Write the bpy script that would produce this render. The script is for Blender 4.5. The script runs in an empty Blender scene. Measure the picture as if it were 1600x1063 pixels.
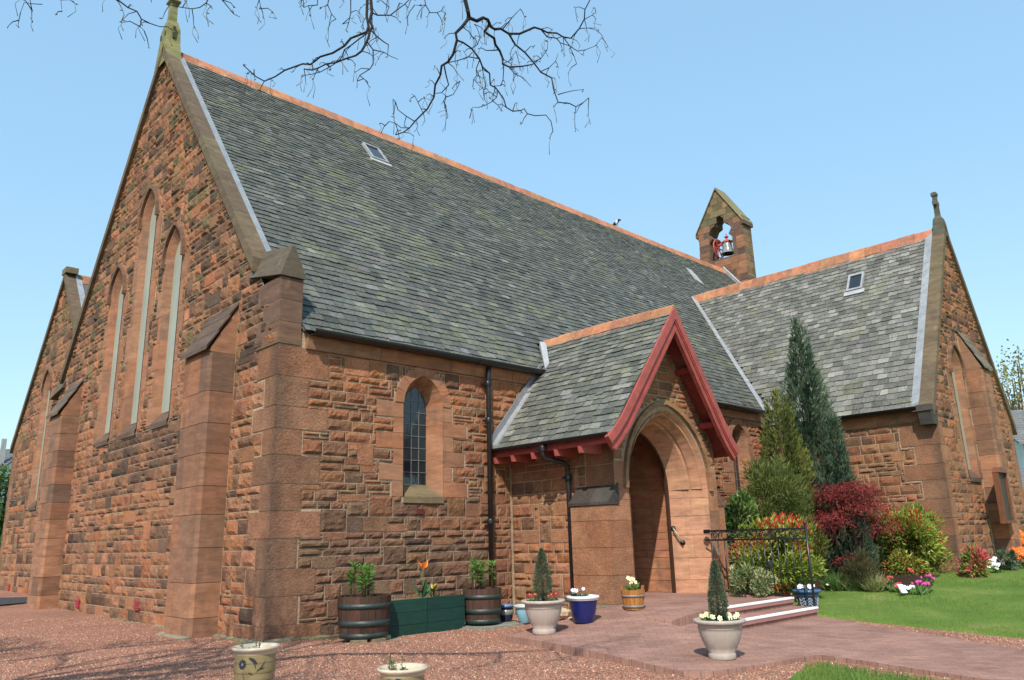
import bpy, math, random
from mathutils import Vector, noise
from mathutils.geometry import tessellate_polygon
R = math.radians
sc = bpy.context.scene
COL = sc.collection

# ------------------------------------------------------------------ camera, sky, sun
CAM = Vector((-5.088, -10.17, 1.16)); YAW, PITCH, ROLL, FPX = R(46.058), R(14.494), R(-1.56), 1204.27
FW = Vector((math.cos(YAW)*math.cos(PITCH), math.sin(YAW)*math.cos(PITCH), math.sin(PITCH)))
_rt = Vector((math.sin(YAW), -math.cos(YAW), 0)); _up = _rt.cross(FW)
RT = _rt*math.cos(ROLL) + _up*math.sin(ROLL); UP = _up*math.cos(ROLL) - _rt*math.sin(ROLL)
cd = bpy.data.cameras.new('camera'); cam = bpy.data.objects.new('camera', cd); COL.objects.link(cam)
from mathutils import Matrix
cam.matrix_world = Matrix(((RT.x, UP.x, -FW.x, CAM.x), (RT.y, UP.y, -FW.y, CAM.y), (RT.z, UP.z, -FW.z, CAM.z), (0, 0, 0, 1)))
cd.sensor_width = 36; cd.lens = FPX/1600*36; cd.clip_start = .05; cd.clip_end = 2000
sc.camera = cam

TOSUN = Vector((-1.3, -1.0, 1.72)).normalized()
world = bpy.data.worlds.new('World'); sc.world = world; world.use_nodes = True
wn = world.node_tree; wn.nodes.clear()
wo = wn.nodes.new('ShaderNodeOutputWorld'); wb = wn.nodes.new('ShaderNodeBackground'); ws = wn.nodes.new('ShaderNodeTexSky')
ws.sky_type = 'NISHITA'; ws.sun_disc = False
ws.sun_elevation = math.asin(TOSUN.z); ws.sun_rotation = math.atan2(TOSUN.x, TOSUN.y)
ws.altitude = 0; ws.air_density = 1.35; ws.dust_density = 0.9; ws.ozone_density = 1.0
wb.inputs[1].default_value = 0.15
skymix = wn.nodes.new('ShaderNodeMix'); skymix.data_type = 'RGBA'; skymix.inputs['Factor'].default_value = .66; skymix.inputs['B'].default_value = (1.06, 2.00, 2.85, 1)   # constant blue mixed in to flatten the sky's gradient
wn.links.new(ws.outputs[0], skymix.inputs['A']); wn.links.new(skymix.outputs['Result'], wb.inputs[0]); wn.links.new(wb.outputs[0], wo.inputs[0])
sl = bpy.data.lights.new('sun', 'SUN'); sl.energy = 2.75; sl.angle = R(0.5); sl.color = (1.0, 0.93, 0.82)
so = bpy.data.objects.new('sun', sl); COL.objects.link(so)
so.rotation_euler = TOSUN.to_track_quat('Z', 'Y').to_euler(); so.location = (-20, -15, 30)
sc.view_settings.view_transform = 'Standard'; sc.view_settings.look = 'None'
sc.view_settings.exposure = 1.02; sc.view_settings.gamma = 1.0
sc.cycles.max_bounces = 6

# ------------------------------------------------------------------ helpers
ORG = {}
def ray(u, v): return FW + RT*((u-800)/FPX) - UP*((v-531.5)/FPX)
def onp(u, v, ax, val):
    d = ray(u, v); i = 'xyz'.index(ax); return CAM + d*((val-CAM[i])/d[i])
def atd(u, v, dep): return CAM + ray(u, v)*dep

class MB:
    def __init__(s): s.v = []; s.f = []; s.c = []; s.m = []; s.sm = []
    def add(s, vs, fs, col=(1, 1, 1), mi=0, smooth=False):
        b = len(s.v); s.v += [tuple(p) for p in vs]
        if len(col) == len(vs) and not isinstance(col[0], (int, float)): s.c += [tuple(c[:3])+(1,) for c in col]
        else: s.c += [tuple(col[:3])+(1,)]*len(vs)
        for f in fs: s.f.append([b+i for i in f]); s.m.append(mi); s.sm.append(smooth)
    def box(s, x0, x1, y0, y1, z0, z1, col=(1, 1, 1), mi=0):
        s.add([(x, y, z) for x in (x0, x1) for y in (y0, y1) for z in (z0, z1)],
              [(0, 1, 3, 2), (4, 6, 7, 5), (0, 4, 5, 1), (2, 3, 7, 6), (0, 2, 6, 4), (1, 5, 7, 3)], col, mi)
    def hexa(s, p, col=(1, 1, 1), mi=0):      # 8 points: bottom ring 0-3, top ring 4-7
        s.add(p, [(3, 2, 1, 0), (4, 5, 6, 7), (0, 1, 5, 4), (1, 2, 6, 5), (2, 3, 7, 6), (3, 0, 4, 7)], col, mi)
    def bar(s, a, b, w, h, col=(1, 1, 1), mi=0, up=Vector((0, 0, 1))):
        a = Vector(a); b = Vector(b); d = (b-a).normalized()
        x = d.cross(up)
        if x.length < 1e-3: x = d.cross(Vector((1, 0, 0)))
        x.normalize(); y = x.cross(d)
        x *= w/2; y *= h/2
        s.hexa([a-x-y, a+x-y, b+x-y, b-x-y, a-x+y, a+x+y, b+x+y, b-x+y], col, mi)
    def tube(s, pts, rad, n=6, col=(1, 1, 1), mi=0, cap=True):
        pts = [Vector(p) for p in pts]
        if isinstance(rad, (int, float)): rad = [rad]*len(pts)
        vs = []; px = None
        for i, p in enumerate(pts):
            d = (pts[min(i+1, len(pts)-1)]-pts[max(i-1, 0)])
            if d.length < 1e-9: d = Vector((0, 0, 1))
            d.normalize()
            if px is None:
                px = d.orthogonal().normalized()
            px = (px - d*px.dot(d))
            if px.length < 1e-6: px = d.orthogonal()
            px.normalize(); py = d.cross(px)
            for k in range(n):
                a = 2*math.pi*k/n; vs.append(p+(px*math.cos(a)+py*math.sin(a))*rad[i])
        fs = []
        for i in range(len(pts)-1):
            for k in range(n):
                k2 = (k+1) % n; fs.append((i*n+k, i*n+k2, (i+1)*n+k2, (i+1)*n+k))
        if cap: fs += [tuple(range(n))[::-1], tuple((len(pts)-1)*n+k for k in range(n))]
        s.add(vs, fs, col, mi, True)
    def lathe(s, c, prof, n=28, col=(1, 1, 1), mi=0, cols=None, smooth=True):
        vs = []; cc = []
        for j, (r, z) in enumerate(prof):
            for k in range(n):
                a = 2*math.pi*k/n; vs.append((c[0]+r*math.cos(a), c[1]+r*math.sin(a), c[2]+z)); cc.append(cols[j] if cols else col)
        fs = []
        for j in range(len(prof)-1):
            for k in range(n):
                k2 = (k+1) % n; fs.append((j*n+k, j*n+k2, (j+1)*n+k2, (j+1)*n+k))
        s.add(vs, fs, cc, mi, smooth)
    def loft(s, rings, col=(1, 1, 1), mi=0, closed=False, cols=None, smooth=False):
        n = len(rings[0]); vs = [p for r in rings for p in r]
        m = n if closed else n-1
        for j in range(len(rings)-1):
            for k in range(m):
                k2 = (k+1) % n
                q = [rings[j][k], rings[j][k2], rings[j+1][k2], rings[j+1][k]]
                s.add(q, [(0, 1, 2, 3)], cols[k] if cols else col, mi, smooth)
    def poly(s, outer, holes=(), col=(1, 1, 1), mi=0):
        loops = [[Vector(p) for p in outer]]+[[Vector(p) for p in h] for h in holes]
        tri = tessellate_polygon(loops); vs = [p for l in loops for p in l]
        s.add(vs, tri, col, mi)
    def build(s, name, mats, parent=None, label=None):
        me = bpy.data.meshes.new(name); o = bpy.data.objects.new(name, me); COL.objects.link(o)
        org = ORG[parent] if parent else Vector((0, 0, 0))
        if parent: o.parent = parent
        ORG[o] = org
        me.from_pydata([(a-org.x, b-org.y, c-org.z) for a, b, c in s.v], [], s.f)
        at = me.color_attributes.new('Col', 'FLOAT_COLOR', 'POINT')
        at.data.foreach_set('color', [x for c in s.c for x in c])
        if not isinstance(mats, (list, tuple)): mats = [mats]
        for m in mats: me.materials.append(m)
        me.polygons.foreach_set('material_index', s.m)
        me.polygons.foreach_set('use_smooth', s.sm)
        me.update()
        if label: o['label'] = label
        return o
def thing(name, label, cat, loc=(0, 0, 0), group=None):
    o = bpy.data.objects.new(name, None); COL.objects.link(o); o.location = loc; o.empty_display_size = .1
    ORG[o] = Vector(loc); o['label'] = label; o['category'] = cat
    if group: o['group'] = group
    return o
def tag(o, label, cat, group=None):
    o['label'] = label; o['category'] = cat
    if group: o['group'] = group
    return o
def setting(o, kind='structure'): o['kind'] = kind; return o
def copy_tree(o, loc=None, parent=None, label=None, first=True):
    c = o.copy(); COL.objects.link(c)
    if parent: c.parent = parent
    if loc: c.location = loc
    ORG[c] = Vector(c.location)
    if label: c['label'] = label
    for ch in list(o.children): copy_tree(ch, None, c)
    return c
def lerp(a, b, t): return a+(b-a)*t
def mixc(a, b, t): return tuple(a[i]+(b[i]-a[i])*t for i in range(3))
def jit(rng, c, s=.12):
    k = 1+rng.uniform(-s, s); return tuple(max(0, x*k*(1+rng.uniform(-s*.4, s*.4))) for x in c)

# ------------------------------------------------------------------ materials
def nodemat(name, rough=.8, spec=.3, metal=0):
    m = bpy.data.materials.new(name); m.use_nodes = True; nt = m.node_tree
    b = nt.nodes['Principled BSDF']; b.inputs['Roughness'].default_value = rough
    b.inputs['Specular IOR Level'].default_value = spec; b.inputs['Metallic'].default_value = metal
    return m, nt, b
def noisefac(nt, scale, lo, hi, detail=5, rough=.6, vec=None):
    t = nt.nodes.new('ShaderNodeTexNoise'); t.inputs['Scale'].default_value = scale; t.inputs['Detail'].default_value = detail
    t.inputs['Roughness'].default_value = rough
    if vec is not None: nt.links.new(vec, t.inputs['Vector'])
    r = nt.nodes.new('ShaderNodeMapRange'); r.inputs['From Min'].default_value = .3; r.inputs['From Max'].default_value = .7
    r.inputs['To Min'].default_value = lo; r.inputs['To Max'].default_value = hi
    nt.links.new(t.outputs['Fac'], r.inputs['Value']); return t, r.outputs['Result']
def mul(nt, col, fac):
    x = nt.nodes.new('ShaderNodeMix'); x.data_type = 'RGBA'; x.blend_type = 'MULTIPLY'; x.inputs['Factor'].default_value = 1
    nt.links.new(col, x.inputs['A']); nt.links.new(fac, x.inputs['B']); return x.outputs['Result']
def over(nt, col, fac, c2):
    x = nt.nodes.new('ShaderNodeMix'); x.data_type = 'RGBA'; nt.links.new(fac, x.inputs['Factor'])
    nt.links.new(col, x.inputs['A']); x.inputs['B'].default_value = tuple(c2)+(1,); return x.outputs['Result']
def bump(nt, b, h, strength, dist):
    bp = nt.nodes.new('ShaderNodeBump'); bp.inputs['Strength'].default_value = strength; bp.inputs['Distance'].default_value = dist
    nt.links.new(h, bp.inputs['Height']); nt.links.new(bp.outputs[0], b.inputs['Normal'])
def coords(nt, scale=(1, 1, 1)):
    tc = nt.nodes.new('ShaderNodeTexCoord'); mp = nt.nodes.new('ShaderNodeMapping'); mp.inputs['Scale'].default_value = scale
    nt.links.new(tc.outputs['Object'], mp.inputs['Vector']); return mp.outputs['Vector']
def colmat(name, rough=.8, spec=.3, n1=(6, .8, 1.2), n2=(40, .85, 1.15), bmp=(60, .3, .01), metal=0, stretch=(1, 1, 1), patch=None, pst=None):
    """vertex colour x two noises + bump; patch = (scale, threshold, colour) blotches"""
    m, nt, b = nodemat(name, rough, spec, metal)
    a = nt.nodes.new('ShaderNodeAttribute'); a.attribute_name = 'Col'; c = a.outputs['Color']
    vec = coords(nt, stretch)
    pv = coords(nt, pst) if pst else vec
    if patch:
        for (ps, lo, hi, pc) in patch:
            t, f = noisefac(nt, ps, 0, 1, 6, .65, pv)
            r = f.node; r.inputs['From Min'].default_value = lo; r.inputs['From Max'].default_value = hi
            c = over(nt, c, f, pc)
    for n in (n1, n2):
        if n:
            t, f = noisefac(nt, *n, vec=vec); c = mul(nt, c, f)
    nt.links.new(c, b.inputs['Base Color'])
    if bmp:
        t, f = noisefac(nt, bmp[0], 0, 1, 6, .65, vec); bump(nt, b, f, bmp[1], bmp[2])
    return m
STONE = colmat('sandstone', .9, .15, (4, .78, 1.22), (30, .78, 1.22), (38, .55, .025))
DRESS = colmat('dressed_sandstone', .85, .2, (2.2, .74, 1.22), (7, .84, 1.14), (60, .22, .01), stretch=(1, 1, 4), patch=[(1.5, .53, .80, (.11, .078, .06)), (3.5, .6, .9, (.36, .2, .12))], pst=(1.6, 1.6, .5))
SLATE = colmat('slate', .62, .4, (3, .78, 1.2), (24, .7, 1.3), (30, .4, .01), patch=[(14, .62, .75, (.22, .225, .2)), (1.1, .54, .82, (.165, .165, .085))])
TERRA = colmat('terracotta_ridge', .75, .3, (5, .7, 1.2), (30, .8, 1.15), (50, .25, .008), patch=[(9, .60, .72, (.42, .33, .25)), (3, .6, .8, (.25, .15, .09))])
LEAD = colmat('lead_flashing', .45, .5, (5, .75, 1.15), (30, .85, 1.1), (20, .3, .01))
IRON = colmat('black_gloss_paint', .32, .5, (8, .8, 1.2), None, (30, .08, .005))
REDP = colmat('red_paint', .6, .3, (5, .75, 1.15), (40, .85, 1.1), (25, .12, .004), stretch=(1, 1, 1), patch=[(7, .64, .8, (.42, .17, .14)), (3, .6, .85, (.22, .06, .05))])
WOOD = colmat('stained_wood', .6, .3, (5, .7, 1.2), (24, .75, 1.2), (40, .25, .006), stretch=(6, 6, .8))
GREENW = colmat('green_painted_board', .6, .3, (4, .75, 1.25), (40, .8, 1.15), (50, .15, .004), stretch=(1, 1, 7), patch=[(5, .66, .85, (.09, .12, .08))])
CERAM = colmat('glazed_pot', .22, .5, (8, .85, 1.12), None, (30, .06, .003))
CLAY = colmat('weathered_urn', .6, .3, (5, .86, 1.08), (30, .92, 1.06), (60, .1, .003), stretch=(2.5, 2.5, .6))
SOIL = colmat('soil', .95, .1, (20, .5, 1.5), (90, .5, 1.5), (60, .9, .04))
PAVE = colmat('grey_slab', .85, .2, (6, .7, 1.25), (40, .8, 1.2), (50, .4, .01))
PETAL = colmat('petal', .6, .2, None, None, None)
PAINT = colmat('plain_paint', .6, .3, (3, .9, 1.08), (30, .95, 1.05), None)
BARK = colmat('bark', .85, .2, (12, .6, 1.35), (60, .8, 1.2), (50, .5, .01))
def leafmat(name, trans=.25, rough=.55):
    m, nt, b = nodemat(name, rough, .3)
    a = nt.nodes.new('ShaderNodeAttribute'); a.attribute_name = 'Col'
    nt.links.new(a.outputs['Color'], b.inputs['Base Color'])
    tr = nt.nodes.new('ShaderNodeBsdfTranslucent'); nt.links.new(a.outputs['Color'], tr.inputs['Color'])
    mx = nt.nodes.new('ShaderNodeMixShader'); mx.inputs[0].default_value = trans
    out = nt.nodes['Material Output']
    nt.links.new(b.outputs[0], mx.inputs[1]); nt.links.new(tr.outputs[0], mx.inputs[2]); nt.links.new(mx.outputs[0], out.inputs[0])
    return m
LEAF = leafmat('leaf'); GRASSB = leafmat('grass_blade', .35)
def glassmat():
    m, nt, b = nodemat('leaded_glass', .06, .7)
    t, f = noisefac(nt, 9, .0, 1, 3, .5, coords(nt))
    b.inputs['Base Color'].default_value = (.018, .022, .026, 1)
    bump(nt, b, f, .10, .01); return m
GLASS = glassmat()
SHEET = colmat('storm_glazing', .3, .5, (2, .85, 1.1), (12, .92, 1.06), (6, .1, .01), stretch=(1, 1, .5))
def gravelmat():
    m, nt, b = nodemat('red_gravel', .9, .2)
    vec = coords(nt)
    v = nt.nodes.new('ShaderNodeTexVoronoi'); v.inputs['Scale'].default_value = 58; nt.links.new(vec, v.inputs['Vector'])
    cr = nt.nodes.new('ShaderNodeValToRGB'); e = cr.color_ramp.elements
    e[0].position = 0; e[0].color = (.16, .065, .045, 1); e[1].position = 1; e[1].color = (.58, .34, .22, 1)
    for p, c in ((.25, (.29, .135, .092, 1)), (.5, (.40, .195, .13, 1)), (.75, (.36, .185, .13, 1))):
        x = e.new(p); x.color = c
    sp = nt.nodes.new('ShaderNodeSeparateColor'); nt.links.new(v.outputs['Color'], sp.inputs[0]); nt.links.new(sp.outputs[0], cr.inputs[0])
    t, f = noisefac(nt, .7, .82, 1.15, 4, .6, vec); c = mul(nt, cr.outputs[0], f)
    nt.links.new(c, b.inputs['Base Color'])
    inv = nt.nodes.new('ShaderNodeMath'); inv.operation = 'SUBTRACT'; inv.inputs[0].default_value = 1; nt.links.new(v.outputs['Distance'], inv.inputs[1])
    bump(nt, b, inv.outputs[0], .8, .035); return m
GRAVEL = gravelmat()
def brickmat():
    m, nt, b = nodemat('brick_paving', .85, .25)
    tc = nt.nodes.new('ShaderNodeTexCoord'); mp = nt.nodes.new('ShaderNodeMapping'); mp.inputs['Rotation'].default_value = (0, 0, R(45))
    nt.links.new(tc.outputs['Object'], mp.inputs['Vector'])
    br = nt.nodes.new('ShaderNodeTexBrick'); nt.links.new(mp.outputs[0], br.inputs['Vector'])
    br.inputs['Scale'].default_value = 1; br.inputs['Brick Width'].default_value = .2; br.inputs['Row Height'].default_value = .1
    br.inputs['Mortar Size'].default_value = .004; br.inputs['Mortar Smooth'].default_value = .3; br.inputs['Bias'].default_value = 0
    br.inputs['Color1'].default_value = (.32, .18, .138, 1); br.inputs['Color2'].default_value = (.255, .138, .108, 1); br.inputs['Mortar'].default_value = (.15, .095, .075, 1)
    t, f = noisefac(nt, 1.6, .72, 1.18, 5, .65, mp.outputs[0]); c = mul(nt, br.outputs['Color'], f)
    t, f2 = noisefac(nt, 60, .8, 1.2, 3, .6, mp.outputs[0]); c = mul(nt, c, f2)
    nt.links.new(c, b.inputs['Base Color'])
    bump(nt, b, br.outputs['Fac'], -.4, .006); return m
BRICK = brickmat()
def grassmat():
    m, nt, b = nodemat('lawn_grass', .9, .1)
    vec = coords(nt)
    t, f = noisefac(nt, .9, 0, 1, 6, .65, vec)
    cr = nt.nodes.new('ShaderNodeValToRGB'); e = cr.color_ramp.elements
    e[0].color = (.085, .165, .03, 1); e[1].color = (.27, .28, .095, 1)
    x = e.new(.6); x.color = (.15, .235, .048, 1)
    nt.links.new(f, cr.inputs[0])
    t2, f2 = noisefac(nt, 70, .6, 1.4, 4, .7, vec); c = mul(nt, cr.outputs[0], f2)
    nt.links.new(c, b.inputs['Base Color']); bump(nt, b, f2, .8, .02); return m
GRASS = grassmat()
# ------------------------------------------------------------------ masonry
ORANGE = (.385, .15, .072); PINK = (.39, .19, .11); TAN = (.275, .158, .092); BROWN = (.166, .099, .066); DARK = (.075, .058, .048); MORT = (.40, .30, .205); MOSS = (.16, .15, .07)
class Wall:
    def __init__(s, O, U, N): s.O = Vector(O); s.U = Vector(U); s.N = Vector(N); s.rects = []; s.fns = []; s.holes = []
    def P(s, u, v, n=0): return s.O+s.U*u+s.N*n+Vector((0, 0, v))
    def block(s, a, b, c, d): s.rects.append((a, b, c, d))
    def blocked(s, u, v):
        for a, b, c, d in s.rects:
            if a < u < b and c < v < d: return True
        return any(f(u, v) for f in s.fns)
def stone(mb, W, u0, u1, v0, v1, col, rng, res=.05, rock=True, top=None, g=None, mi=0):
    g = g or (.0085 if rock else .0055)
    u0 += g; u1 -= g; v0 += g; v1 -= g
    if rock: col = tuple(x*.80 for x in col)
    if u1-u0 < .02 or v1-v0 < .02: return
    nx = max(3, min(14, int((u1-u0)/res)+1)) if rock else 2
    ny = max(3, min(8, int((v1-v0)/res)+1)) if rock else 2
    us = [u0]+[lerp(u0, u1, i/nx) for i in range(nx+1)]+[u1]; vv = [v0]+[lerp(v0, v1, j/ny) for j in range(ny+1)]+[v1]
    sx = rng.uniform(0, 90); amp = rng.uniform(.006, .022); tx = rng.uniform(-.05, .05); tz = rng.uniform(-.05, .08)
    vs = []; um = (u0+u1)/2; vm = (v0+v1)/2
    for j, v in enumerate(vv):
        for i, u in enumerate(us):
            if i in (0, nx+2) or j in (0, ny+2): n = -.002
            elif rock:
                e = min(u-u0, u1-u, v-v0, v1-v)
                k = min(1, e/.028); k = k*(2-k)
                n = .005+k*(.006+amp+.022*noise.noise(Vector((u*7+sx, v*9, sx)))+.013*noise.noise(Vector((u*19, v*22+sx, 3)))+tx*(u-um)+tz*(vm-v)*.6)
                n = max(.003, n)
            else: n = .012
            if top: v2 = min(v, top(u)); 
            else: v2 = v
            vs.append(W.P(u, v2, n))
    w = nx+3
    fs = [(j*w+i, j*w+i+1, (j+1)*w+i+1, (j+1)*w+i) for j in range(ny+2) for i in range(nx+2)]
    mb.add(vs, fs, col, mi)
def masonry(mb, W, u0, u1, v0, v1, colf, seed, top=None, du=.055, dv=.055, res=.05, maxw=10):
    rng = random.Random(seed); nu = int(round((u1-u0)/du)); nv = int(round((v1-v0)/dv)); du = (u1-u0)/nu; dv = (v1-v0)/nv
    occ = [[W.blocked(u0+(i+.5)*du, v0+(j+.5)*dv) or (top is not None and v0+(j+.25)*dv > top(u0+(i+.5)*du)) for i in range(nu)] for j in range(nv)]
    ct = []
    while len(ct) < nv+1:
        h = rng.choice((2, 3, 3, 4, 4, 4)); t_ = min(nv, len(ct)+h); t_ = nv if nv-t_ == 1 else t_; ct += [t_]*max(1, t_-len(ct))
    jt = [[False]*(nu+1) for j in range(nv+1)]
    for j in range(nv):
        for i in range(nu):
            if occ[j][i]: continue
            w = rng.choice((4, 5, 6, 6, 7, 8, 8, 9, maxw)); full = ct[j]-j; q = rng.random(); h = full
            if full >= 3 and q < .15: h = rng.choice((1, 2)) if full == 3 else 2
            elif full >= 2 and q < .08: h = 1
            elif q > .93 and ct[j] < nv: h = full+ct[ct[j]]-ct[j]; h = min(h, 6)
            if h >= 5: w = min(w, 8)
            if h == 1: w = max(w, 6)
            k = 0
            while k < w and i+k < nu and not occ[j][i+k]: k += 1
            if i+k < nu and not occ[j][i+k] if i+k < nu else False:
                pass
            # avoid leaving a one-cell sliver
            r = k
            while i+r < nu and not occ[j][i+r] and r < k+2: r += 1
            if r-k in (1, 2) and i+r < nu and False or r-k == 1: k = r
            if j and k > 4 and jt[j-1][i+k]:
                for q in (k-1, k-2, k-3, k+1, k+2):
                    if q > 2 and i+q <= nu and not jt[j-1][i+q] and not any(occ[j][i+x] for x in range(min(k, q), q)): k = q; break
            w = k; hh = 1
            while hh < h and j+hh < nv and not any(occ[j+hh][i+q] for q in range(w)): hh += 1
            for a in range(hh):
                for b in range(w): occ[j+a][i+b] = True
                jt[j+a][i] = jt[j+a][i+w] = True
            uu = u0+i*du; vvv = v0+j*dv
            c = colf(rng, uu+w*du/2, vvv+hh*dv/2)
            if rng.random() < .10: stone(mb, W, uu, uu+w*du, vvv, vvv+hh*dv, c, rng, res, False, top)
            else: stone(mb, W, uu, uu+w*du, vvv, vvv+hh*dv, c, rng, res, True, top)
def dcol(rng, dark=0.0):
    c = mixc(ORANGE, PINK, rng.random()); c = mixc(c, TAN, rng.uniform(0, .5)); c = mixc(c, BROWN, rng.uniform(0, .35)); return mixc(c, DARK, dark*rng.uniform(.3, 1))
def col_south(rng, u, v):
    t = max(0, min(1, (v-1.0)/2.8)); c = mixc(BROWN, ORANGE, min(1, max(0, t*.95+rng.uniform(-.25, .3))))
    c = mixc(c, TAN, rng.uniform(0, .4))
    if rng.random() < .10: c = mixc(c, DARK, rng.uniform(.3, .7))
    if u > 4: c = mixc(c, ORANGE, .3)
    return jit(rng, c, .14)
def col_west(rng, u, v):
    c = mixc(ORANGE, PINK, rng.random()); c = mixc(c, TAN, rng.uniform(0, .55))
    p = .14+.12*max(0, min(1, (v-4)/4))
    if 2.2 < v < 3.5 and 3.3 < u < 8.6: p = .55
    if v > 6 and (u < 3.4 or u > 9): p = .4
    if v > 3.8 and u < 1.5: p = .5
    q = rng.random()
    if q < p: c = mixc(c, DARK, rng.uniform(.45, .95))
    elif q < p+.25: c = mixc(c, BROWN, rng.uniform(.3, .9))
    if v > 4 and rng.random() < .15: c = mixc(c, MOSS, .5)
    return jit(rng, c, .12)
def col_porch(rng, u, v):
    c = mixc(ORANGE, PINK, rng.random()); c = mixc(c, TAN, rng.uniform(0, .5))
    if rng.random() < .3: c = mixc(c, BROWN, rng.uniform(.2, .8))
    if v < .35: c = mixc(c, MOSS, .35)
    return jit(rng, c, .13)
def col_trans(rng, u, v):
    c = mixc(TAN, BROWN, rng.random()); c = mixc(c, ORANGE, rng.uniform(.1, .7))
    if rng.random() < .1: c = mixc(c, DARK, rng.uniform(.3, .7))
    return jit(rng, c, .12)
def col_transg(rng, u, v):
    c = mixc(TAN, ORANGE, rng.uniform(.2, .9)); p = .2+.35*max(0, min(1, (v-3)/3))
    if rng.random() < p: c = mixc(c, DARK, rng.uniform(.3, .85))
    return jit(rng, c, .12)
def quoins(mb, WA, WB, z0, z1, seed, h=.385, la=(.62, .36), lb=(.78, .46), ua=0, ub=0, sa=1, sb=1, dark=0.15, darkA=.25, brown=0):
    """alternating dressed corner stones on two walls meeting at a corner (u=ua on A running sa, u=ub on B running sb)"""
    rng = random.Random(seed); z = z0; i = 0
    while z < z1-.05:
        zz = min(z1, z+h*rng.uniform(.85, 1.15)); zz = z1 if z1-zz < .15 else zz
        c = mixc(dcol(rng, dark), BROWN, brown*rng.uniform(.4, 1)*(1-.6*(z-z0)/(z1-z0))); ca = mixc(c, DARK, darkA*rng.random())
        for (W, l, u, s, cc, m_) in ((WA, la[i % 2], ua, sa, ca, mb[0]), (WB, lb[i % 2], ub, sb, c, mb[1])):
            l *= rng.uniform(.9, 1.1) if W is not None else rng.uniform(1, 1.0001)
            if W is None: continue
            l *= 1 # rng.uniform(.9, 1.1)
            off = .012 if W is WA else .016
            a, b = (u-off*s, u+l*s); a, b = min(a, b), max(a, b)
            if m_ is not None:
                i0 = len(m_.v); stone(m_, W, a, b, z, zz, cc, rng, rock=False); dk = mixc(cc, DARK, rng.uniform(.35, .8))
                for q in range(i0, len(m_.v)):
                    if (W.O+W.U*u-Vector(m_.v[q])).dot(W.U*s) > -.03: m_.c[q] = dk+(1,)
            W.block(a-.01, b+.01, z-.005, zz+.005)
        z = zz; i += 1
def arcp(hw, rise, t):
    """left half of a pointed arch: t 0 (springing) .. 1 (apex) -> (du, dv)"""
    Rr = (hw*hw+rise*rise)/(2*hw); a1 = math.acos(max(-1, min(1, (Rr-hw)/Rr))); a = a1*t
    return (-hw+Rr-Rr*math.cos(a), Rr*math.sin(a))
def outline(cu, v0, vs, hw, rise, m=6, k=8):
    p = [(cu-hw, lerp(v0, vs, j/m)) for j in range(m)]
    p += [(cu+arcp(hw, rise, j/k)[0], vs+arcp(hw, rise, j/k)[1]) for j in range(k)]
    p += [(cu, vs+rise)]
    p += [(cu-arcp(hw, rise, j/k)[0], vs+arcp(hw, rise, j/k)[1]) for j in range(k-1, -1, -1)]
    p += [(cu+hw, lerp(v0, vs, j/m)) for j in range(m-1, -1, -1)]
    return p
def inside(cu, v0, vs, hw, rise, pad=0):
    def f(u, v):
        h = hw+pad; r = rise+pad
        if v < v0 or v > vs+r or abs(u-cu) > h: return False
        if v <= vs: return True
        Rr = (h*h+r*r)/(2*h); x = abs(u-cu); return (x+Rr-h)**2+(v-vs)**2 < Rr*Rr
    return f
def archband(mb, W, cu, vs, hi, ri, ho, ro, n0, n1, nv, rng, colf=dcol, gap=.03, drop=0.0, back=True):
    """ring of separate voussoirs between two pointed arches, from n0 out to n1"""
    for side in (1, -1):
        for j in range(nv):
            t0 = j/nv+gap/nv*(.5); t1 = (j+1)/nv-gap/nv*.5; c = colf(rng)
            pts = []
            for t in (t0, (t0+t1)/2, t1):
                a = arcp(hi, ri, t); b = arcp(ho, ro, t)
                pts.append(((cu+side*a[0], vs+a[1]), (cu+side*b[0], vs+b[1])))
            v = []
            for (a, b) in pts: v += [W.P(*a, n1), W.P(*b, n1), W.P(*a, n0), W.P(*b, n0)]
            fs = []
            for q in (0, 4): fs += [(q, q+1, q+5, q+4), (q, q+4, q+6, q+2), (q+1, q+3, q+7, q+5)]
            fs += [(0, 2, 3, 1), (8, 9, 11, 10)]
            mb.add(v, fs, c)
        if drop:
            a, b = sorted((cu-side*hi, cu-side*ho))
            p = [W.P(a, vs-drop, n0), W.P(b, vs-drop, n0), W.P(b, vs-drop, n1), W.P(a, vs-drop, n1), W.P(a, vs, n0), W.P(b, vs, n0), W.P(b, vs, n1), W.P(a, vs, n1)]
            mb.hexa(p, colf(rng))
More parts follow.
